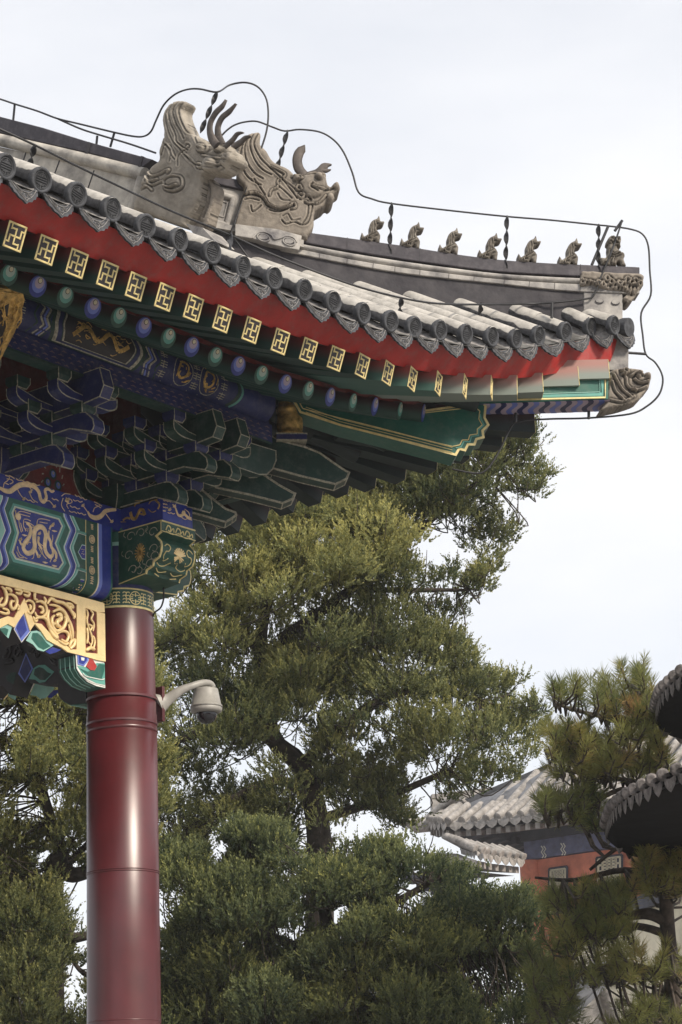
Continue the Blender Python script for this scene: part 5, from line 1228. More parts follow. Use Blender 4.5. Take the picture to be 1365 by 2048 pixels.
def strap(a,b,tw=5,name='strap'):
    mb=MB(); A=Vector(a);B_=Vector(b); n=36; d=(B_-A); Ln=d.length; dn=d.normalized(); x=dn.cross(Vector((1,1,0))).normalized(); y=dn.cross(x); vs=[];fs=[]
    for i in range(n+1):
        t=i/n; an=t*tw*math.pi*.5; v=x*math.cos(an)+y*math.sin(an); c_=A+d*t; th_=y*math.cos(an)-x*math.sin(an)
        for s1,s2 in ((-1,-1),(1,-1),(1,1),(-1,1)): vs.append(tuple(c_+v*(.017*s1)+th_*(.003*s2)))
    for i in range(n):
        for k in range(4): fs.append((4*i+k,4*i+(k+1)%4,4*i+4+(k+1)%4,4*i+4+k))
    mb.add(vs,fs,0); return world_part(mb,name,[K['wire']],LC)
strap(U_(435,183,.23),U_(401,266,.23),6); strap(D_(575,262,-.05),D_(556,330,-.1),5)
for a,b in (((783,407),(779,508)),((1014,433),(1011,537)),((1197,450),(1197,545))): strap(D_(*a,-.03),D_(*b,-.085),7)
for (x,y,n),(x2,y2,n2) in (((70,290,1.75),(61,327,1.7)),((462,471,1.6),(458,503,1.75)),((804,596,1.95),(800,627,1.9)),((963,609,2.0),(960,641,1.9))): strap(N_(x,y,n),N_(x2,y2,n2),3)
for a,b in (((30,208),(27,240)),((195,272),(193,292)),((229,266),(221,294))):
    mb=MB(); mb.tube(w_u([a,b],.24),.009,6,0); world_part(mb,'stand_off',[K['wire']],LC)
for a,b,k in (((1217,452),(1184,530),-.06),((1105,606),(1104,636),-.4),((1250,705),(1292,708),-.03),((1178,822),(1178,838),-.03),((1032,826),(1032,845),-.1),((1245,441),(1230,462),-.1)):
    mb=MB(); mb.tube(w_d([a,b],k),.010,6,0); world_part(mb,'stand_off',[K['wire']],LC)
for x,y,n in ((56,300,1.95),):
    pass
# ================================================================== dome camera on the column
CP=N_(413,1410,.19); SC_=thing('security_camera','pale grey dome security camera on a bracket arm strapped to the red column','camera',(CP[0],-CP[1],CP[2]))
cu,cn,cz=CP; k=.0030
def lathe(mb,prof,c,m=0,sg=32):
    vs=[]
    for r,z in prof:
        for i in range(sg): t=2*math.pi*i/sg; vs.append((c[0]+r*math.cos(t),c[1]+r*math.sin(t),c[2]+z))
    mb.add(vs,[(i*sg+j,i*sg+(j+1)%sg,(i+1)*sg+(j+1)%sg,(i+1)*sg+j) for i in range(len(prof)-1) for j in range(sg)],m,True)
mb=MB(); lathe(mb,[(.0,.118),(.03,.117),(.075,.105),(.079,.097),(.080,.09),(.098,-.005),(.104,-.006),(.104,-.016),(.098,-.018)],CP); world_part(mb,'housing',[K['cam']],SC_)
mb=MB(); lathe(mb,[(.099,-.018),(.103,-.028),(.100,-.044),(.086,-.052),(.070,-.056),(.066,-.050)],CP); world_part(mb,'trim_ring',[K['cam']],SC_)
mb=MB(); lathe(mb,[(.066,-.050),(.068,-.066),(.063,-.086),(.050,-.106),(.030,-.119),(.0,-.124)],CP); world_part(mb,'dome',[K['glass']],SC_)
mb=MB(); lathe(mb,[(.030,.0),(.034,-.04),(.03,-.075),(.0,-.09)],CP); world_part(mb,'lens_module',[K['black']],SC_)
ap=smooth([N_(x,y,n) for x,y,n in ((318,1408,.02),(335,1400,.05),(360,1382,.11),(385,1372,.16),(405,1366,.185),(418,1366,.19),(425,1372,.19),(425,1382,.19))],4)
mb=MB(); nn_=len(ap); mb.tube(ap,[(interp(i/(nn_-1),[0,.15,.4,.7,1],[.075,.038,.024,.021,.022]),interp(i/(nn_-1),[0,.15,.4,.7,1],[.026,.022,.020,.020,.022])) for i in range(nn_)],12,0,flat=(0,0,1)); world_part(mb,'arm',[K['cam']],SC_)
mb=MB(); c_=N_(317,1410,.0); mb.box((c_[0]-.002,c_[1],c_[2]),(.012,.05,.115)); world_part(mb,'mounting_plate',[K['maroon']],SC_,bevel=.004)
mb=MB(); mb.box((c_[0]+.013,c_[1],c_[2]),(.006,.042,.095)); world_part(mb,'flange',[K['cam']],SC_,bevel=.003)
for zz in (N_(250,1383,.2)[2],N_(250,1433,.2)[2]):
    mb=MB(); vs=[]
    for z_,r_ in ((-.007,.2245),(.007,.2245)):
        for j in range(49): t=2*math.pi*j/48; vs.append((r_*math.cos(t),r_*math.sin(t),zz+z_))
    mb.add(vs,[(j,j+1,50+j,49+j) for j in range(48)],0,True); world_part(mb,'strap',[K['maroon']],SC_)
# ================================================================== ground
mb=MB(); mb.add([(-400,-400,0),(400,-400,0),(400,400,0),(-400,400,0)],[(0,1,2,3)],0)
G=mb.build('ground',[mat('stone_paving',(.22,.21,.195),.85,var=.25,scale=1.2,bump=.3)]); G['kind']='structure'
# ================================================================== trees
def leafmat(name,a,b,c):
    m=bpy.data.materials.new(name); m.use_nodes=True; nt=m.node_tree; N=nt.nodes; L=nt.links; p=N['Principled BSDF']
    at=N.new('ShaderNodeAttribute'); at.attribute_name='wear_tone'; r=N.new('ShaderNodeValToRGB'); e=r.color_ramp.elements
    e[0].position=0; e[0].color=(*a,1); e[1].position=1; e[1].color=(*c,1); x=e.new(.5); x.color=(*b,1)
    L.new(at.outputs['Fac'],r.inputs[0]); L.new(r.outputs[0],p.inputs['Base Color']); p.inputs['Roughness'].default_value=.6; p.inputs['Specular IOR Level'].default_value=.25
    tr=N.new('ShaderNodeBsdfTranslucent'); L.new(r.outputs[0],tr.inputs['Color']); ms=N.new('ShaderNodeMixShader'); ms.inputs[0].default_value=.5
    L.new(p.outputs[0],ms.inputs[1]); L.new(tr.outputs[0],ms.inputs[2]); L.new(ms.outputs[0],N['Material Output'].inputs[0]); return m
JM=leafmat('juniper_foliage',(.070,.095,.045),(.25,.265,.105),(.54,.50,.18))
JM2=leafmat('deep_juniper_foliage',(.060,.088,.048),(.205,.235,.10),(.50,.49,.16))
PM=leafmat('pine_needles',(.085,.115,.046),(.29,.29,.09),(.46,.28,.12))
def unit(v): return v/np.maximum(np.linalg.norm(v,axis=-1,keepdims=True),1e-9)
def bladesmesh(name,parent,mt,base,dirs,side,ln,wd,tone):
    """one mesh of small pointed leaf scales; all inputs are arrays in world space"""
    n=len(base); tip=base+dirs*ln[:,None]; mid=base+dirs*(ln*.45)[:,None]
    V=np.empty((n,4,3)); V[:,0]=base; V[:,1]=mid+side*wd[:,None]; V[:,2]=tip; V[:,3]=mid-side*wd[:,None]
    me=bpy.data.meshes.new(name); me.vertices.add(n*4); me.vertices.foreach_set('co',V.reshape(-1))
    me.loops.add(n*4); me.loops.foreach_set('vertex_index',np.arange(n*4)); me.polygons.add(n); me.polygons.foreach_set('loop_start',np.arange(n)*4); me.polygons.foreach_set('loop_total',np.full(n,4))
    at=me.attributes.new('wear_tone','FLOAT','POINT'); at.data.foreach_set('value',np.repeat(tone,4)); me.materials.append(mt); me.update(); me.validate()
    o=bpy.data.objects.new(name,me); sc.collection.objects.link(o); o.parent=parent; o.matrix_parent_inverse=parent.matrix_basis.inverted(); return o
cR=np.array(CR);cU=np.array(CU);cF=np.array(CF);cC=np.array(CAM)
def px_of(P):
    w_=P-cC; k=w_@cF; return 682.5+FPX*(w_@cR)/k, 1024-FPX*(w_@cU)/k
def at_px(x,y,d): return cC+(cF+cR*((x-682.5)/FPX)-cU*((y-1024)/FPX))*d
def inpoly(x,y,poly):
    c=False; n=len(poly)
    for i in range(n):
        a,b=poly[i],poly[i-1]
        if (a[1]>y)!=(b[1]>y) and x<(b[0]-a[0])*(y-a[1])/(b[1]-a[1]+1e-9)+a[0]: c=not c
    return c
def edged(x,y,poly):
    d=1e9
    for i in range(len(poly)):
        a,b=poly[i-1],poly[i]; dx,dy=b[0]-a[0],b[1]-a[1]; t=max(0,min(1,((x-a[0])*dx+(y-a[1])*dy)/(dx*dx+dy*dy+1e-9)))
        d=min(d,math.hypot(x-a[0]-t*dx,y-a[1]-t*dy))
    return d
def tree(name,label,base_px,dist,trunk,limbs,poly,nclump,rad,holes,mt,seed,tonef,depth=2.0,per=60,group=None,hang=0.0,ll=.032):
    rng=np.random.default_rng(seed); rr=random.Random(seed)
    b=F_(base_px[0],base_px[1],dist); th=thing(name,label,'tree',(b[0],-b[1],0),group)
    # trunk and limbs
    def wpt(x,y,d): p=at_px(x,y,d); return (p[0],-p[1],p[2])
    tp=[wpt(*t[:3]) for t in trunk]; tr=[t[3]*.6 for t in trunk]; g=(tp[0][0]+.1,tp[0][1],0.0)
    P=smooth([g]+tp,4); n=len(P); R_=[interp(i/(n-1)*len(tp),list(range(len(tp)+1)),[tr[0]*1.35]+tr) for i in range(n)]
    mb=MB(); mb.tube(P,R_,12,0); o=mb.build('trunk',[K['bark']],None); o.parent=th; o.matrix_parent_inverse=th.matrix_basis.inverted()
    allp=[Vector((p[0],-p[1],p[2])) for p in P if p[2]>1.5]
    for lb in limbs:
        Q=smooth([wpt(*t[:3]) for t in lb],4); n=len(Q); rs=[interp(i/(n-1)*(len(lb)-1),list(range(len(lb))),[t[3]*.7 for t in lb]) for i in range(n)]
        mb=MB(); mb.tube(Q,rs,9,0); o=mb.build('limb',[K['bark']],None); o.parent=th; o.matrix_parent_inverse=th.matrix_basis.inverted()
        allp+=[Vector((p[0],-p[1],p[2])) for p in Q]
    # clump centres through the crown volume
    xs=[p[0] for p in poly]; ys=[p[1] for p in poly]; C_=[];tw=MB(); tries=0
    mpx=FPX/dist
    while len(C_)<nclump and tries<nclump*60:
        tries+=1; x=rr.uniform(min(xs),max(xs)); y=rr.uniform(min(ys),max(ys))
        if not inpoly(x,y,poly): continue
        e=edged(x,y,poly); r=rad*rr.uniform(.6,1.25); 
        if e<r*mpx*.55: r=max(.12,e/mpx*1.2)
        dz=depth*min(1,(e/mpx+.3)/1.5); d=dist+rr.uniform(-dz,dz)
        if any(((x-h[0])/(h[2]+r*mpx*.25))**2+((y-h[1])/(h[3]+r*mpx*.25))**2<1 for h in holes) and rr.random()<.9: continue
        C_.append((x,y,d,r))
    B=[];D=[];T=[];O=[]
    for (x,y,d,r) in C_:
        c=at_px(x,y,d); k=int(per*(r/rad)**1.6)+8
        v=unit(rng.normal(size=(k,3))); v[:,2]=np.where(v[:,2]<-.2,-v[:,2]*.6,v[:,2]); v=unit(v)
        q=c+v*(r*rng.uniform(.25,1.0,k)**.5)[:,None]*np.array([1,1,.85])
        ax=unit(v*.8+np.array([0,0,.75-hang])+rng.normal(size=(k,3))*.35)
        t0=tonef(x,y)+rng.normal()*.10
        B.append(q); D.append(ax); T.append(np.full(k,t0)+rng.normal(size=k)*.10+ (v[:,2]*.12)); 
        cv=Vector(c); a=min(allp,key=lambda p:(p-cv).length)
        if (a-cv).length<1.3:
            m_=(a+cv)/2+Vector((rr.uniform(-.2,.2),rr.uniform(-.2,.2),rr.uniform(-.25,.15)))
            pts=[(a.x,-a.y,a.z),(m_.x,-m_.y,m_.z),(cv.x,-cv.y,cv.z),(cv.x+(cv.x-m_.x)*.3,-(cv.y+(cv.y-m_.y)*.3),cv.z+r*.7)]
            tw.tube(smooth(pts,4),[interp(i/12,[0,1],[.008,.003]) for i in range(13)],5,0,cap=False)
    B=np.concatenate(B);D=np.concatenate(D);T=np.concatenate(T)
    # 3-D noise gaps and sky holes
    keep=np.ones(len(B),bool); X,Y=px_of(B)
    for i in range(len(B)):
        if noise.noise(Vector(B[i])*1.7+Vector((seed,0,0)))+.35*noise.noise(Vector(B[i])*5)<-.17 : keep[i]=False
    for h in holes:
        ins=((X-h[0])/h[2])**2+((Y-h[1])/h[3])**2+rng.normal(size=len(X))*.25<1; keep&=~(ins&(rng.random(len(X))<.96))
    B=B[keep];D=D[keep];T=T[keep]; n=len(B); m=15
    s=np.tile(np.linspace(0,1,m),n); Bs=np.repeat(B,m,0); Ds=np.repeat(D,m,0); L_=rng.uniform(.06,.16,n); Ls=np.repeat(L_,m)
    base=Bs+Ds*(s*Ls)[:,None]+rng.normal(size=Bs.shape)*.004
    rnd=unit(rng.normal(size=Bs.shape)); rad_=unit(rnd-Ds*np.sum(rnd*Ds,1,keepdims=True)); sp=(.85-.45*s)[:,None]
    dr=unit(Ds+rad_*sp+np.array([0,0,.1-hang*.4])); sd=unit(np.cross(dr,unit(rng.normal(size=dr.shape))))
    ln=ll*(1.15-.45*s)*rng.uniform(.7,1.25,len(s)); wd=ln*.24
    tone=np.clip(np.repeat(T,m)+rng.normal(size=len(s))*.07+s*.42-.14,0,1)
    bladesmesh('crown',th,mt,base,dr,sd,ln,wd,tone)
    if tw.v: o=tw.build('twigs',[K['bark']],None,auto=False); o.parent=th; o.matrix_parent_inverse=th.matrix_basis.inverted()
    print(name,len(C_),len(base)); return th
GJ='junipers behind the pavilion'
HO=[(930,1690,100,55),(1010,1610,55,40),(575,1500,30,30),(600,1530,28,30),(560,1460,18,12),(540,1500,16,22),(650,1418,22,14),(845,1110,35,24),(900,1100,30,26),(875,1125,26,16),(490,1100,20,16),(350,1135,30,30),(325,1230,14,22),(470,1125,16,14),(940,1250,18,26),(640,1090,10,8),(770,1440,18,10),(740,1640,22,16),(730,1500,26,14),(430,1560,12,16),(990,960,14,10),(1010,1010,14,14),(950,1010,12,10),(880,960,12,10),(640,1230,10,8),(930,1130,25,24),(560,1130,9,9),(450,1710,16,22),(425,1680,12,18),(690,1680,26,12),(620,1600,14,20),(840,1590,20,14),(820,1250,14,8),(380,1480,9,7)]+[(20,1450,26,40),(12,1530,22,30),(0,1440,20,30),(45,1410,14,18),(130,1540,14,10),(155,1620,12,14),(120,1730,36,20),(150,1790,28,60),(90,1720,20,14),(160,1880,20,40),(145,1960,24,34),(75,1750,16,16),(60,1790,14,10),(170,1700,16,14),(130,2000,20,20)]+[(950,1670,110,50),(1010,1745,50,45),(1030,1690,60,60),(665,1850,26,24),(690,1830,20,16),(640,1840,18,16),(590,1880,14,10),(660,1880,16,10),(560,1870,14,10),(430,1870,14,10),(620,1800,12,8),(780,1930,10,6),(350,1800,14,8),(480,1900,18,10),(540,1950,12,8),(860,1790,8,6),(820,1700,20,16),(430,1720,14,30),(600,1690,10,10),(700,1950,12,8)]+[(520,1560,9,12),(480,1560,8,14),(700,1560,10,10),(780,1530,12,8),(820,1540,10,16),(560,1240,8,6),(700,1210,8,6),(420,1330,8,8),(395,1250,9,12),(360,1390,8,10),(505,1370,9,6),(760,1330,9,7),(880,1300,10,10),(900,1370,9,6),(960,1430,9,7),(1010,1460,8,8),(1040,1420,8,6),(870,1440,8,7),(740,1400,8,7),(660,1340,8,6),(340,1560,8,10),(390,1640,8,12),(520,1780,8,8),(740,1760,9,7),(870,1830,8,7),(930,1790,9,8),(40,1580,10,9),(80,1500,9,9),(110,1600,9,7),(60,1670,10,8),(340,1930,8,9),(600,1940,9,7),(950,1900,7,8),(1010,1900,7,8)]
# main juniper, behind and right of the column
main=[(300,1500),(290,1200),(380,1100),(420,1010),(560,960),(760,860),(960,780),(1060,860),(1085,900),(1100,945),(1070,1000),(1050,1050),(1000,1130),(960,1190),(965,1225),(915,1260),(935,1300),(960,1350),(1000,1345),(1040,1370),(1075,1400),(1090,1440),(1085,1500),(1060,1560),(1000,1600),(960,1640),(880,1600),(850,1640),(800,1700),(760,1640),(700,1700),(640,1720),(560,1700),(480,1740),(380,1760),(300,1700)]
hM=[(930,1690,100,55),(1010,1610,55,40),(575,1500,30,30),(600,1530,28,30),(560,1460,18,12),(540,1500,16,22),(650,1418,22,14),(845,1110,35,24),(900,1100,30,26),(875,1125,26,16),(490,1100,20,16),(350,1135,30,30),(325,1230,14,22),(470,1125,16,14),(940,1250,18,26),(640,1090,10,8),(770,1440,18,10),(740,1640,22,16),(730,1500,26,14),(430,1560,12,16),(990,960,14,10),(1010,1010,14,14),(950,1010,12,10),(880,960,12,10),(640,1230,10,8),(930,1130,25,24),(560,1130,9,9),(450,1710,16,22),(425,1680,12,18),(690,1680,26,12),(620,1600,14,20),(840,1590,20,14),(820,1250,14,8),(380,1480,9,7)]
def toneM(x,y):  # sunlit crown areas get a lighter leaf colour, shaded ones stay dark
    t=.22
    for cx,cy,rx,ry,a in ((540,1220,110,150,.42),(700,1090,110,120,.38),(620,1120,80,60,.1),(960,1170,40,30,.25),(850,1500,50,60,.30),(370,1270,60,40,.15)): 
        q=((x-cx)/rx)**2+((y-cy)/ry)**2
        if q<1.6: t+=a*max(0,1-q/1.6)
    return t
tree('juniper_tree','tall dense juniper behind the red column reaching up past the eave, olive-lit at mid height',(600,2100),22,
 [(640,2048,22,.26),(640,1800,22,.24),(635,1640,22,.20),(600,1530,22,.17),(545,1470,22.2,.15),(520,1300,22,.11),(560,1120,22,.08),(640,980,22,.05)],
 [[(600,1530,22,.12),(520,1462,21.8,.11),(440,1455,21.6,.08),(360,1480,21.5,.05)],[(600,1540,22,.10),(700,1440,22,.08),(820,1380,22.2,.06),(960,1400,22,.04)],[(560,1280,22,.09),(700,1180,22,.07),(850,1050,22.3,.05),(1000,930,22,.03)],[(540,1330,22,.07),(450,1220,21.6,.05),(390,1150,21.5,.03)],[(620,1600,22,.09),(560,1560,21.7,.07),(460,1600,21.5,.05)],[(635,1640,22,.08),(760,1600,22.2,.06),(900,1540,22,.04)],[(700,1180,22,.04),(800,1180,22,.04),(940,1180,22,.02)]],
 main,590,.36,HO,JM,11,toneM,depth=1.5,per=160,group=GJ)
# left juniper, seen left of the column
left=[(-130,2300),(-130,1150),(-100,1180),(60,1250),(200,1330),(300,1300),(340,1500),(330,1700),(200,1680),(170,1850),(230,2100),(200,2300)]
hL=[(20,1450,26,40),(12,1530,22,30),(0,1440,20,30),(45,1410,14,18),(130,1540,14,10),(155,1620,12,14),(120,1730,36,20),(150,1790,28,60),(90,1720,20,14),(160,1880,20,40),(145,1960,24,34),(75,1750,16,16),(60,1790,14,10),(170,1700,16,14),(130,2000,20,20)]
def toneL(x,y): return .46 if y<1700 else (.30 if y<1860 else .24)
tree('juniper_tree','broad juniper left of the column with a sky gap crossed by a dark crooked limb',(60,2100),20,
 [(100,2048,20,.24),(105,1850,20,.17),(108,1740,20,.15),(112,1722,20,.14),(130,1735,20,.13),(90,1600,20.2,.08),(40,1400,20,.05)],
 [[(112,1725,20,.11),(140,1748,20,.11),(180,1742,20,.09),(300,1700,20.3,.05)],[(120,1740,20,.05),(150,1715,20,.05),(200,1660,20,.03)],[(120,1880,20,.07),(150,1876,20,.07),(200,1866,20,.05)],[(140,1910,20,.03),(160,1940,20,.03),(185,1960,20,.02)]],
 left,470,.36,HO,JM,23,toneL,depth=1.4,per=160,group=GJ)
# lower juniper in front on the right
low=[(250,2300),(300,1990),(330,1820),(310,1700),(400,1690),(520,1650),(620,1700),(700,1690),(800,1700),(880,1640),(930,1700),(960,1720),(985,1665),(1010,1740),(1050,1790),(1085,1830),(1075,1900),(1110,1960),(1100,2300)]
hW=[(950,1670,110,50),(1010,1745,50,45),(1030,1690,60,60),(665,1850,26,24),(690,1830,20,16),(640,1840,18,16),(590,1880,14,10),(660,1880,16,10),(560,1870,14,10),(430,1870,14,10),(620,1800,12,8),(780,1930,10,6),(350,1800,14,8),(480,1900,18,10),(540,1950,12,8),(860,1790,8,6),(820,1700,20,16),(430,1720,14,30),(600,1690,10,10),(700,1950,12,8)]
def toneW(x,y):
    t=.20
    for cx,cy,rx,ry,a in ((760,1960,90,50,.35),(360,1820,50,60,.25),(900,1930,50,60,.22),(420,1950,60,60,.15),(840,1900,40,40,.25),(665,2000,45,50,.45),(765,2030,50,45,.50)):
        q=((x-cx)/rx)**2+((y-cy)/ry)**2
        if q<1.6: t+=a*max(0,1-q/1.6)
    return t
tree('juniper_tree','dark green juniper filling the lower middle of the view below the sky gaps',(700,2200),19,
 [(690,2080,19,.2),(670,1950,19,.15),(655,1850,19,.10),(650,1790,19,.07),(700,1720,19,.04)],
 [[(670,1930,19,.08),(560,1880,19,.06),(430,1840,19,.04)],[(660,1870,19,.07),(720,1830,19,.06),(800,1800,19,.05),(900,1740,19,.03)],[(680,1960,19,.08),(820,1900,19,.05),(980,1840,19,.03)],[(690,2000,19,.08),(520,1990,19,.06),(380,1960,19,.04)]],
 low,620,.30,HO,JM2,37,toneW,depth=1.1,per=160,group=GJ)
# ---- pine on the right: long needles in tufts on bare limbs
def pine(label,base_px,dist,trunk,limbs,regions,seed,group):
    rng=np.random.default_rng(seed); rr=random.Random(seed); b=F_(*base_px,dist); th=thing('pine_tree',label,'tree',(b[0],-b[1],0),group)
    def wpt(x,y,d): p=at_px(x,y,d); return (p[0],-p[1],p[2])
    tp=[wpt(*t[:3]) for t in trunk]; P=smooth([(tp[0][0],tp[0][1],0)]+tp,4); n=len(P); rs=[.42*interp(i/(n-1)*len(tp),list(range(len(tp)+1)),[trunk[0][3]*1.2]+[t[3] for t in trunk]) for i in range(n)]
    mb=MB(); mb.tube(P,rs,12,0); o=mb.build('trunk',[K['pbark']],None); o.parent=th; o.matrix_parent_inverse=th.matrix_basis.inverted(); lp=[Vector((p[0],-p[1],p[2])) for p in P if p[2]>1]
    for lb in limbs:
        Q=smooth([wpt(*t[:3]) for t in lb],4); n=len(Q); rs=[interp(i/(n-1)*(len(lb)-1),list(range(len(lb))),[t[3] for t in lb]) for i in range(n)]
        mb=MB(); mb.tube(Q,[r_*.6 for r_ in rs],8,0); o=mb.build('limb',[K['pbark']],None); o.parent=th; o.matrix_parent_inverse=th.matrix_basis.inverted(); lp+=[Vector((p[0],-p[1],p[2])) for p in Q]
    tw=MB(); C=[];AX=[];TN=[];LN=[]
    for (poly,cnt,t0,dep,up) in regions:
        xs=[p[0] for p in poly]; ys=[p[1] for p in poly]; k=0
        while k<cnt*1.45:
            x=rr.uniform(min(xs),max(xs)); y=rr.uniform(min(ys),max(ys))
            if not inpoly(x,y,poly): continue
            k+=1
            if any(((x-h[0])/h[2])**2+((y-h[1])/h[3])**2<1 for h in ((1130,1695,70,40),(1115,1752,72,48),(1220,1740,60,52),(1070,1580,40,40),(1290,1870,40,18),(1300,1905,30,25),(1330,1990,40,22),(1270,1990,30,16),(1180,2010,30,40))): continue
            c=Vector(at_px(x,y,dist+rr.uniform(-dep,dep))); a=min(lp,key=lambda p:(p-c).length); dv=(c-a); 
            ax=(dv.normalized()*.5+Vector((rr.uniform(-.4,.4),rr.uniform(-.4,.4),up))).normalized()
            if dv.length<1.6 and rr.random()<.8:
                m_=(a*.4+c*.6)-Vector((0,0,.06)); tw.tube([(a.x,-a.y,a.z),(m_.x,-m_.y,m_.z),(c.x,-c.y,c.z),(c.x+ax.x*.12,-(c.y+ax.y*.12),c.z+ax.z*.12)],[.012,.010,.007,.005],5,0,cap=False)
            C.append(tuple(c)); AX.append(tuple(ax)); TN.append(t0+rr.gauss(0,.12)); LN.append(rr.uniform(.8,1.2))
    C=np.array(C);AX=np.array(AX);TN=np.array(TN);LN=np.array(LN); m=75; n=len(C)
    s=rng.uniform(0,1,n*m); Cs=np.repeat(C,m,0)+np.repeat(AX,m,0)*(s*.13)[:,None]; A=np.repeat(AX,m,0); rv=unit(rng.normal(size=A.shape)); rv=unit(rv-A*np.sum(rv*A,1,keepdims=True))
    dr=unit(A*(.35+.9*s)[:,None]+rv*.8); sd=unit(np.cross(dr,rng.normal(size=dr.shape))); ln=.115*np.repeat(LN,m)*rng.uniform(.7,1.1,n*m); wd=np.full(n*m,.0024)
    bladesmesh('needles',th,PM,Cs,dr,sd,ln,wd,np.clip(np.repeat(TN,m)+rng.normal(size=n*m)*.06,0,1))
    o=tw.build('twigs',[K['pbark']],None,auto=False); o.parent=th; o.matrix_parent_inverse=th.matrix_basis.inverted(); return th
K['pbark']=mat('pine_bark',(.06,.045,.035),.9,var=.4,scale=12,bump=.8,bscale=20)
pine('yellow-green pine with long needles and brown tufts between the far pavilion and the dark eaves',(1345,2200),17,
 [(1350,2100,17,.17),(1345,1950,17,.15),(1335,1850,17,.14),(1330,1700,17,.11),(1325,1560,17,.09),(1310,1460,17,.05),(1290,1390,17,.03)],
 [[(1330,1840,17,.09),(1300,1828,17,.08),(1260,1832,17,.06),(1180,1850,17,.03)],[(1335,1870,17,.06),(1290,1855,17,.05),(1230,1852,17,.04),(1160,1880,17,.02)],[(1325,1460,17,.05),(1260,1440,17,.04),(1190,1430,17,.03),(1120,1410,17,.02),(1105,1390,17,.015)],[(1190,1430,17,.02),(1215,1400,17,.015),(1216,1380,17,.01)],[(1325,1460,17,.04),(1270,1420,17,.03),(1265,1370,17,.02)],[(1325,1520,17,.05),(1240,1505,17,.04),(1150,1505,17,.02),(1090,1500,17,.015)],[(1328,1570,17,.05),(1250,1560,17,.03),(1120,1540,17,.02)],[(1330,1640,17,.05),(1260,1580,17,.04),(1190,1600,17,.03),(1100,1630,17,.02)],[(1330,1760,17,.06),(1250,1740,17,.04),(1150,1760,17,.03),(1070,1755,17,.015)],[(1340,1960,17,.06),(1260,1930,17,.04),(1150,1950,17,.03),(1080,1990,17,.02)],[(1330,1700,17,.05),(1250,1690,17,.03),(1180,1740,17,.02)],[(1190,1430,17,.02),(1140,1455,17,.015),(1120,1430,17,.01)]],
 [([(1095,1380),(1130,1370),(1170,1400),(1230,1360),(1290,1340),(1310,1400),(1330,1460),(1120,1430)],60,.28,.7,.9),
  ([(1200,1420),(1310,1400),(1340,1460),(1220,1460)],24,.8,.6,.5),
  ([(1095,1470),(1180,1470),(1340,1480),(1340,1560),(1120,1580),(1095,1530)],95,.42,1.0,.7),
  ([(1110,1470),(1170,1465),(1200,1540),(1230,1545),(1250,1560),(1110,1560)],34,.58,.6,.7),
  ([(1080,1600),(1200,1590),(1210,1660),(1150,1700),(1085,1660)],62,.22,.8,.6),
  ([(1130,1700),(1180,1690),(1170,1730),(1140,1740)],9,.25,.4,.4),
  ([(1060,1755),(1150,1745),(1300,1740),(1390,1700),(1390,1800),(1250,1800),(1080,1790)],110,.62,.9,.6),
  ([(1240,1710),(1390,1690),(1390,1760),(1260,1760)],60,.46,.9,.7),
  ([(1090,1790),(1260,1790),(1250,1850),(1180,1900),(1100,1880)],90,.24,1.0,.5),
  ([(1130,1870),(1240,1860),(1390,1930),(1390,2000),(1240,1990),(1120,1960)],100,.46,1.0,.6),
  ([(1060,1900),(1130,1880),(1180,2060),(1060,2060)],60,.15,1.0,.5),([(1260,2010),(1390,2000),(1390,2080),(1200,2080)],45,.3,1.0,.6)],51,None)
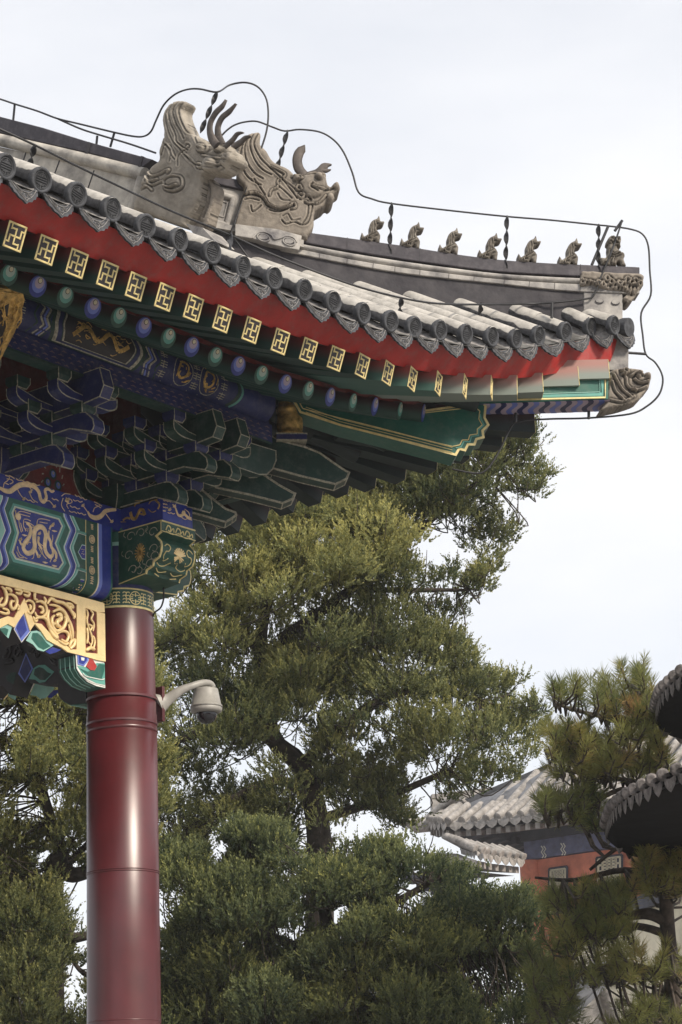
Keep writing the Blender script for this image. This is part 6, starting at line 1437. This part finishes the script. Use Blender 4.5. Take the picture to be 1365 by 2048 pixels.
# ================================================================== small tiled eaves used by the farther buildings
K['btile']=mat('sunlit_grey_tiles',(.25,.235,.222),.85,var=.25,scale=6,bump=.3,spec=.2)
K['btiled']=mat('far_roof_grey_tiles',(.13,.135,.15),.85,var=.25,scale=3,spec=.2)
K['brick']=mat('orange_red_timber',(.55,.17,.10),.7,var=.15,scale=3)
K['cream']=mat('cream_plaster',(.62,.56,.42),.85,var=.1,scale=2)
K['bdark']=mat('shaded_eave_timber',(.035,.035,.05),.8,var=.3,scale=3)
K['bbeam']=mat('blue_grey_painted_beam',(.11,.12,.22),.7,var=.2,scale=5)
K['fdrip']=mat('pale_weathered_drip_tiles',(.17,.155,.15),.85,var=.4,scale=14,bump=.4,spec=.2)
K['ftile']=mat('lichen_grey_tiles',(.115,.12,.11),.85,var=.45,scale=14,bump=.4,spec=.2)
def eave(th,pts,inn,sp,r,mt,raf=None,dripm=None,tl=.5,name='tiled_eave',rise=.5,dripl=.10):
    """edge polyline pts (u,n,z), inn = unit horizontal inward direction; rows of round tiles, drip tiles and square rafter ends"""
    P=smooth(pts,6); L_=[0]
    for i in range(1,len(P)): L_.append(L_[-1]+math.dist(P[i],P[i-1]))
    def at(s): 
        for i in range(1,len(P)):
            if s<=L_[i]: return L3(P[i-1],P[i],(s-L_[i-1])/max(L_[i]-L_[i-1],1e-9))
        return P[-1]
    mb=MB(); n=int(L_[-1]/sp); dvv=Vector((inn[0],inn[1],rise)).normalized()
    for k in range(n+1):
        a=Vector(at(k*sp)); t=(Vector(at(min(L_[-1],k*sp+.05)))-Vector(at(max(0,k*sp-.05)))).normalized()
        q=a+dvv*tl; mb.tube([tuple(a),tuple(a+dvv*.02),tuple(q)],[r,r*.97,r*.93],10,0)
        mb.tube([tuple(a-dvv*.012),tuple(a)],[r*.75,r*1.08],10,1,cap=True)
        if k<n:
            m_=Vector(at((k+.5)*sp)); w_=sp*.47
            tri=[tuple(m_+t*w_*x+Vector((0,0,z))) for x,z in ((-1,-r*.5),(-.5,-r*.9),(0,-r*1.05),(.5,-r*.9),(1,-r*.5),(.97,-r*1.2-dripl*.15),(.75,-r*1.3-dripl*.5),(.35,-r*1.3-dripl*.8),(0,-r*1.3-dripl),(-.35,-r*1.3-dripl*.8),(-.75,-r*1.3-dripl*.5),(-.97,-r*1.2-dripl*.15))]
            mb.prism(tri,tuple(dvv*.02),1)
    o=mb.build(name,[mt,dripm or mt],None,auto=False); o.parent=th; o.matrix_parent_inverse=th.matrix_basis.inverted()
    mb=MB(); T=[tuple(Vector(at(L_[-1]*i/20))+dvv*.03-Vector((0,0,r*.6))) for i in range(21)]; I=[tuple(Vector(p)+dvv*tl) for p in T]
    mb.add(T+I,[(i,i+1,22+i,21+i) for i in range(20)],0); mb.add([tuple(Vector(p)-Vector((0,0,.05 if th.name.startswith('neigh') else .09))) for p in T]+T,[(i,i+1,22+i,21+i) for i in range(20)],0)
    o=mb.build('roof_bed',[K['mblack'] if th.name.startswith('neigh') else mt],None); o.parent=th; o.matrix_parent_inverse=th.matrix_basis.inverted()
    if raf:
        rm,rs,rh,back=raf; k=0; s=rs/2
        while s<L_[-1]:
            a=Vector(at(s))+Vector((inn[0],inn[1],0))*back-Vector((0,0,rh)); t=(Vector(at(min(L_[-1],s+.05)))-Vector(at(max(0,s-.05)))).normalized()
            mb=MB(); up=Vector((0,0,1)); dd=Vector((inn[0],inn[1],.15)).normalized(); mb.beam(tuple(a),tuple(a+dd*.9),tuple(t),rs*.24,(0,0,1),rs*.27,0)
            o=mb.build('rafter',[rm],None); o.parent=th; o.matrix_parent_inverse=th.matrix_basis.inverted(); s+=rs
def wp(mb,name,mats,th,**k): return world_part(mb,name,mats,th,**k)
# ---- far two-tiered pavilion, faces west like the near one; its corner stands at (UC,NC)
UC,NC=30.6,-17.0
FP=thing('far_pavilion','distant orange-red pavilion with lattice windows under two tiers of sunlit grey tiled eaves','pavilion',(UC+4,-(NC+5),0))
Pu=lambda x,y,u=UC: U_(x,y,u)
zw=Pu(1055,1722)[2]; zb=Pu(1060,1685)[2]
mb=MB(); mb.box((UC+4.02,NC+5.02,zw/2),(4.0,5.0,zw/2)); wp(mb,'wall',[K['brick']],FP)
mb=MB(); mb.box((UC+4.0,NC+5.0,(zw+zb)/2+.02),(4.05,5.05,(zb-zw)/2)); bb_=wp(mb,'painted_beam',[K['bbeam']],FP)
mb=MB(); mb.box((UC+4.0,NC+5.0,zb+.35),(4.1,5.1,.32)); wp(mb,'bracket_zone',[K['bdark']],FP)
mb=MB(); mb.tube([(UC+.02,NC+.02,0),(UC+.02,NC+.02,zw)],.22,16,0); wp(mb,'column',[K['brick']],FP)
mb=MB()
for x0 in (1083,1122):
    for dx in (0,5): mb.ribbon([Pu(x+dx,y,UC-.06) for x,y in ((x0,1692-(x0-1083)*.14),(x0+4,1698-(x0-1083)*.14),(x0,1704-(x0-1083)*.14),(x0+5,1711-(x0-1083)*.14),(x0+2,1716-(x0-1083)*.14))],.03,(-1,0,0),0,.01)
wp(mb,'zigzag_painting',[K['white']],FP)
def lattice(x0,x1,y0,y1,sl=-.14):
    c=lambda x,y:Pu(x,y+(x-x0)*sl,UC-.02)
    mb=MB(); mb.prism([c(x0,y0),c(x1,y0),c(x1,y1),c(x0,y1)],(-.03,0,0),0); o=wp(mb,'window',[K['brick']],FP)
    def kid(mb_,nm,m): q=mb_.build(nm,[m],None); q.parent=o; return q
    e=5; mb=MB(); c2=lambda x,y:Pu(x,y+(x-x0)*sl,UC-.056); mb.add([c2(x0+e,y0+e),c2(x1-e,y0+e),c2(x1-e,y1-e),c2(x0+e,y1-e)],[(0,1,2,3)],0); kid(mb,'pane',K['bdark'])
    mb=MB(); c3=lambda x,y:Pu(x,y+(x-x0)*sl,UC-.075); n=5
    w_=(x1-x0-2*e)
    for k in range(n+1):
        x=x0+e+w_*k/n; mb.beam(c3(x,y0+e),c3(x,y1-e),(0,1,0),.022,(1,0,0),.012)
    y=y0+e; k=0
    while y<y1-e: 
        xa=x0+e+(w_/n if k%2 else 0); xb=x1-e-(w_/n if k%2 else 0); mb.beam(c3(xa,y),c3(xb,y),(0,0,1),.02,(1,0,0),.012); y+=6; k+=1
    kid(mb,'lattice',K['cream'])
    mb=MB(); q=[c3(x0+1.5,y0+1.5),c3(x1-1.5,y0+1.5),c3(x1-1.5,y1-1.5),c3(x0+1.5,y1-1.5)]
    for i in range(4): mb.tube([q[i],q[(i+1)%4]],.03,4,0)
    kid(mb,'frame',K['bdark'])
lattice(1097,1136,1737,1830); lattice(1192,1246,1715,1800,-.13); lattice(1290,1345,1700,1790,-.13)
# upper eave: long side faces us, tip sweeps out to the left
ze=Pu(1055,1665,UC-1.6)[2]
tipP=F_(852,1640,48.8); 
def onu(x,y,u): return U_(x,y,u)
E1=[tipP,onu(885,1642,UC-1.75),onu(920,1641,UC-1.65),onu(960,1638,UC-1.6),onu(1010,1632,UC-1.6),onu(1060,1626,UC-1.6),onu(1150,1612,UC-1.6),onu(1300,1588,UC-1.6),onu(1400,1572,UC-1.6)]
eave(FP,E1,(1,0),.30,.085,K['btile'],(K['btile'],.25,.26,.12),K['btile'],tl=.9,rise=.55,dripl=.11)
E2=[tipP,add3(tipP,(1.2,.30,-.28)),add3(tipP,(2.6,.40,-.42)),add3(tipP,(5,.40,-.45)),add3(tipP,(10,.40,-.45))]
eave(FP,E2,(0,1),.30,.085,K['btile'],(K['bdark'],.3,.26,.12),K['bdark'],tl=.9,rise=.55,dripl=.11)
# roof body and soffit
mb=MB(); A=[Vector(p) for p in smooth(E1,3)]; zt=ze+3.4
T=[tuple(p+Vector((.5,0,.2))) for p in A]; I=[(UC+3.2,max(p.y,NC+3.4),zt) for p in A]
mb.add(T+I,[(i,i+1,len(T)+i+1,len(T)+i) for i in range(len(T)-1)],0); 
A2=[Vector(p) for p in smooth(E2,3)]; T2=[tuple(p+Vector((0,.5,.2))) for p in A2]; I2=[(max(p.x,UC+3.2),NC+3.4,zt) for p in A2]
mb.add(T2+I2,[(i,i+1,len(T2)+i+1,len(T2)+i) for i in range(len(T2)-1)],0); wp(mb,'roof_slope',[K['btiled']],FP)
mb=MB()
for k in range(26):
    n0=NC-.2+k*.34; a=(UC-1.3,n0,ze+.50); t_=min(1,max(.1,(n0-NC+1.8)/5.2)); b_=(UC-1.3+4.5*t_,n0,ze+.50+(zt-ze-.30)*t_); mb.tube([a,b_],.085,8,0)
wp(mb,'round_tile_rows',[K['btile']],FP)
mb=MB(); S=[tuple(p+Vector((.15,.1,-.22))) for p in A]; I=[(UC+.1,max(p.y,NC),zb+.66) for p in A]; mb.add(S+I,[(i,i+1,len(S)+i+1,len(S)+i) for i in range(len(S)-1)],0)
S=[tuple(p+Vector((.1,.15,-.22))) for p in A2]; I=[(max(p.x,UC),NC+.1,zb+.66) for p in A2]; mb.add(S+I,[(i,i+1,len(S)+i+1,len(S)+i) for i in range(len(S)-1)],0); wp(mb,'soffit',[K['bdark']],FP)
mb=MB(); mb.slab([add3(tipP,(.1,.1,.55)),add3(tipP,(1.6,1.8,.75)),add3(tipP,(5,5.3,3.6))],[add3(tipP,(.1,.1,.1)),add3(tipP,(1.6,1.8,.2)),add3(tipP,(5,5.3,3.0))],tuple(DS),.14); wp(mb,'hip_ridge',[K['btile']],FP)
mb=MB(); q=onu(1035,1612,UC-.2); mb.box(q,(.10,.14,.2)); mb.tube([add3(q,(0,-.16,.2)),add3(q,(0,0,.36)),add3(q,(0,.14,.24))],[.06,.09,.03],8,0); wp(mb,'ridge_ornament',[K['cream']],FP)
mb=MB(); mb.tube([add3(tipP,(.1,.1,-.1)),add3(tipP,(-.15,-.15,-.12)),add3(tipP,(-.35,-.35,0))],[.16,.17,.08],10,0); wp(mb,'stone_beast_head',[K['mould']],FP)
# lower side roof left of the corner column
zl=N_(1000,1715,NC+1)[2]; E3=[F_(922,1688,47.5),N_(950,1697,NC+1.0),N_(985,1706,NC+1.0),N_(1020,1711,NC+1.0),N_(1052,1715,NC+1.0)]
eave(FP,E3,(0,-1),.28,.085,K['btile'],(K['btile'],.25,.26,.1),K['btile'],tl=.5,rise=.55,dripl=.11)
mb=MB(); S=[Vector(p) for p in smooth(E3,3)]; T=[tuple(p+Vector((0,-.3,-.35))) for p in S]; I=[(max(p.x,UC-1.5),NC-1.5,p.z-.2) for p in S]
mb.add(T+I,[(i,i+1,len(T)+i+1,len(T)+i) for i in range(len(T)-1)],0); wp(mb,'side_soffit',[K['bdark']],FP)
mb=MB()
for k in range(11): 
    a=add3(E3[1],(k*.22-.2,-1.2+.03*k,-.42-.06*k)); mb.box(a,(.07,.5,.06))
wp(mb,'far_rafters',[K['bdark']],FP)
# ---- cream walled hall behind the pine, and a low grey roof in front of it
CH=thing('plaster_hall','low cream plastered hall with a dark eave line showing through the lower right pine branches','hall',(20,3,0))
c0=F_(1060,2100,36); c1=F_(1500,2100,26)
def wallq(xa,xb,ya,yb,da,db,th_,name,mt,thk=.3):
    a=F_(xa,ya,da); b=F_(xb,ya,db); mb=MB(); z1=a[2]; z0=0 if yb is None else F_(xa,yb,da)[2]
    mb.prism([(a[0],a[1],z0),(b[0],b[1],z0),(b[0],b[1],z1),(a[0],a[1],z1)],(thk,-thk,0),0); return wp(mb,name,[mt],th_)
wallq(1150,1500,1850,None,33.5,27,CH,'wall',K['cream'])
def stripq(y,h,mt,name,off=.1):
    a=F_(1150,y,33.5-off); b=F_(1500,y-40,27-off); mb=MB(); mb.beam((a[0],a[1],a[2]),(b[0],b[1],a[2]),(0,0,1),h,tuple(Vector((b[0]-a[0],b[1]-a[1],0)).cross(Vector((0,0,1))).normalized()),.06); wp(mb,name,[mt],CH)
stripq(1985,.04,K['bdark'],'string_course'); stripq(1858,.10,K['bdark'],'eave_board'); 
a=F_(1150,1850,33.5); b=F_(1500,1850,27); mb=MB(); mb.add([(a[0]-.6,a[1]+.6,a[2]-.1),(b[0]-.6,b[1]+.6,a[2]-.1),(b[0]+2,b[1]-2,a[2]+.1),(a[0]+2,a[1]-2,a[2]+.1)],[(0,1,2,3)],0); mb.prism([(a[0]-.6,a[1]+.6,a[2]-.1),(b[0]-.6,b[1]+.6,a[2]-.1),(b[0]-.6,b[1]+.6,a[2]),(a[0]-.6,a[1]+.6,a[2])],(.1,-.1,0),0); wp(mb,'roof',[K['btiled']],CH)
GR2=thing('garden_gate_roof','small grey tiled roof low between the dark juniper and the pine','gatehouse',tuple((19,-2,0)))
q0=F_(1060,2060,24); q1=F_(1190,1935,24.5); q2=F_(1235,2060,25.5); q3=F_(1100,2150,23.5)
mb=MB(); mb.prism([q0,q1,q2],(.4,-.4,-.1),0); wp(mb,'gable_wall',[K['mould']],GR2)
mb=MB()
for k in range(8):
    t=k/7; a=L3(q0,q1,.0); st_=add3(L3(q1,q2,0),(-.10*k*0,0,0)); o1=mul3((q1[0]-q0[0],q1[1]-q0[1],q1[2]-q0[2]),1); off=(-.20*k,.16*k,-.02*k); mb.tube([add3(q0,off),add3(q1,off)],.07,8,0)
mb.prism([add3(q0,(0,0,-.06)),add3(q1,(0,0,-.06)),add3(q1,(-1.5,1.2,-.2)),add3(q0,(-1.5,1.2,-.2))],(0,0,-.06),0); wp(mb,'roof',[K['btiled']],GR2)
mb=MB(); mb.tube([add3(q1,(0,0,.05)),L3(q1,q2,.5),q2],.08,8,0); wp(mb,'verge_tiles',[K['mould']],GR2)
mb=MB(); c=L3(q0,q2,.5); mb.box((c[0]+.2,c[1]-.6,q0[2]/2-.05),(.9,.5,q0[2]/2-.05)); wp(mb,'wall',[K['mould']],GR2)
# ---- dark near eaves at the right edge (another pavilion, mostly outside the view)
DE=thing('neighbour_pavilion','dark shaded corner of two stacked tiled eaves entering at the right edge','pavilion',(8,2.5,0))
def tier(Fpx,Gpx,zt,zd):
    n=len(Fpx); Fe=[]; 
    for i,(x,y) in enumerate(Fpx): Fe.append(Z_(x,y,zt-zd*(1-math.exp(-i*.9))))
    Ge=[]
    for i,(x,y) in enumerate(Gpx): Ge.append(Z_(x,y,zt-zd*(1-math.exp(-i*.9))))
    c=Vector(L3(Fe[-1],Ge[-1],.5)); fd=(Vector(Ge[-1])-Vector(Fe[-1])); fd.z=0; fd.normalize()
    iF=(fd.x,fd.y); iG=(-fd.x,-fd.y)
    eave(DE,Fe,iF,.19,.040,K['ftile'],None,K['fdrip'],tl=.07,rise=.15,dripl=.075)
    eave(DE,Ge,iG,.19,.040,K['ftile'],None,K['fdrip'],tl=.07,rise=.15,dripl=.075)
    A=smooth(Fe,4);B_=smooth(Ge,4); m=min(len(A),len(B_)); mb=MB()
    vs=[]
    for i in range(m):
        for j in range(7): q=L3(A[i],B_[i],j/6); vs.append((q[0],q[1],q[2]-.09+.03*math.sin(math.pi*j/6)*min(1,i/8)))
    mb.add(vs,[(7*i+j,7*i+j+1,7*i+j+8,7*i+j+7) for i in range(m-1) for j in range(6)],0); wp(mb,'soffit',[K['mblack']],DE)
    mb=MB(); vs=[]
    for i in range(m):
        for j in range(7): q=L3(A[i],B_[i],j/6); vs.append((q[0],q[1],q[2]+.0+.10*math.sin(math.pi*j/6)*min(1,i/8)))
    mb.add(vs,[(7*i+j,7*i+j+1,7*i+j+8,7*i+j+7) for i in range(m-1) for j in range(6)],0); wp(mb,'roof_slope',[K['ftile']],DE)
    return Fe,Ge
def Z_(px,py,z): d=ray(px,py); t=(z-CAM[2])/d.z; return (CAM[0]+d.x*t,-(CAM[1]+d.y*t),z)
f1,g1=tier([(1209,1652),(1222,1615),(1246,1592),(1280,1572),(1320,1552),(1365,1534),(1420,1512),(1520,1470)],[(1209,1652),(1228,1668),(1252,1684),(1285,1694),(1325,1700),(1365,1702),(1430,1706),(1560,1710)],4.15,.16)
f2,g2=tier([(1308,1420),(1318,1385),(1340,1360),(1370,1335),(1410,1310),(1480,1270)],[(1308,1420),(1325,1440),(1350,1452),(1385,1460),(1440,1466),(1560,1470)],4.95,.14)
c=L3(f1[-1],g1[-1],.5); mb=MB(); mb.tube([(c[0],c[1],0),(c[0],c[1],5.2)],.20,16,0); wp(mb,'column',[K['maroon']],DE)
# ---- juniper copies added unseen on the left to darken the lacquer's left side
src=[o for o in sc.objects if o.get('category')=='tree' and o.name.startswith('juniper_tree')][0]
for k,(x,y,rz,s_) in enumerate(((-17,4,1.0,1.25),(-24,-3,2.2,1.3),(-15,10,3.3,1.2),(-9,15,4.1,1.2),(-24,6,.3,1.3))):
    c=src.copy(); sc.collection.objects.link(c); c['label']='unseen juniper copy added to darken the column reflection, '+('nearest to the pavilion','nearest to the viewer','second from the back','farthest back','farthest out to the left')[k]
    for ch in list(src.children):
        d=ch.copy(); sc.collection.objects.link(d); d.parent=c
    c.location=(x,y,0); c.rotation_euler=(0,0,rz); c.scale=(s_,)*3
SH2=thing('added_hall','long low grey hall added unseen behind the viewer to darken the column reflection','hall',(-25,-42,0))  # added hall, never in view, gives the column darker low reflections
mb=MB(); mb.box((-25,42,3.2),(24,4,3.2)); wp(mb,'wall',[K['pan']],SH2)
mb=MB(); mb.prism([(-50,36.5,6.2),(-50,42,9.6),(-50,47.5,6.2)],(50,0,0),0); wp(mb,'roof',[K['btiled']],SH2)
for x in range(-46,0,6):
    mb=MB(); mb.box((x,37.95,2.4),(1.6,.08,1.7)); wp(mb,'door',[K['brick']],SH2)
# ---- thin air haze over the whole court
mb=MB(); mb.box((20,10,24),(90,90,25)); HZ=mb.build('haze',[],None); HZ['kind']='stuff'; HZ.display_type='WIRE'
hm=bpy.data.materials.new('haze_air'); hm.use_nodes=True; hn=hm.node_tree; hn.nodes.clear(); ho=hn.nodes.new('ShaderNodeOutputMaterial'); hv=hn.nodes.new('ShaderNodeVolumePrincipled')
hv.inputs['Color'].default_value=(.93,.95,1,1); hv.inputs['Density'].default_value=.0010; hn.links.new(hv.outputs[0],ho.inputs['Volume']); HZ.data.materials.clear(); HZ.data.materials.append(hm)
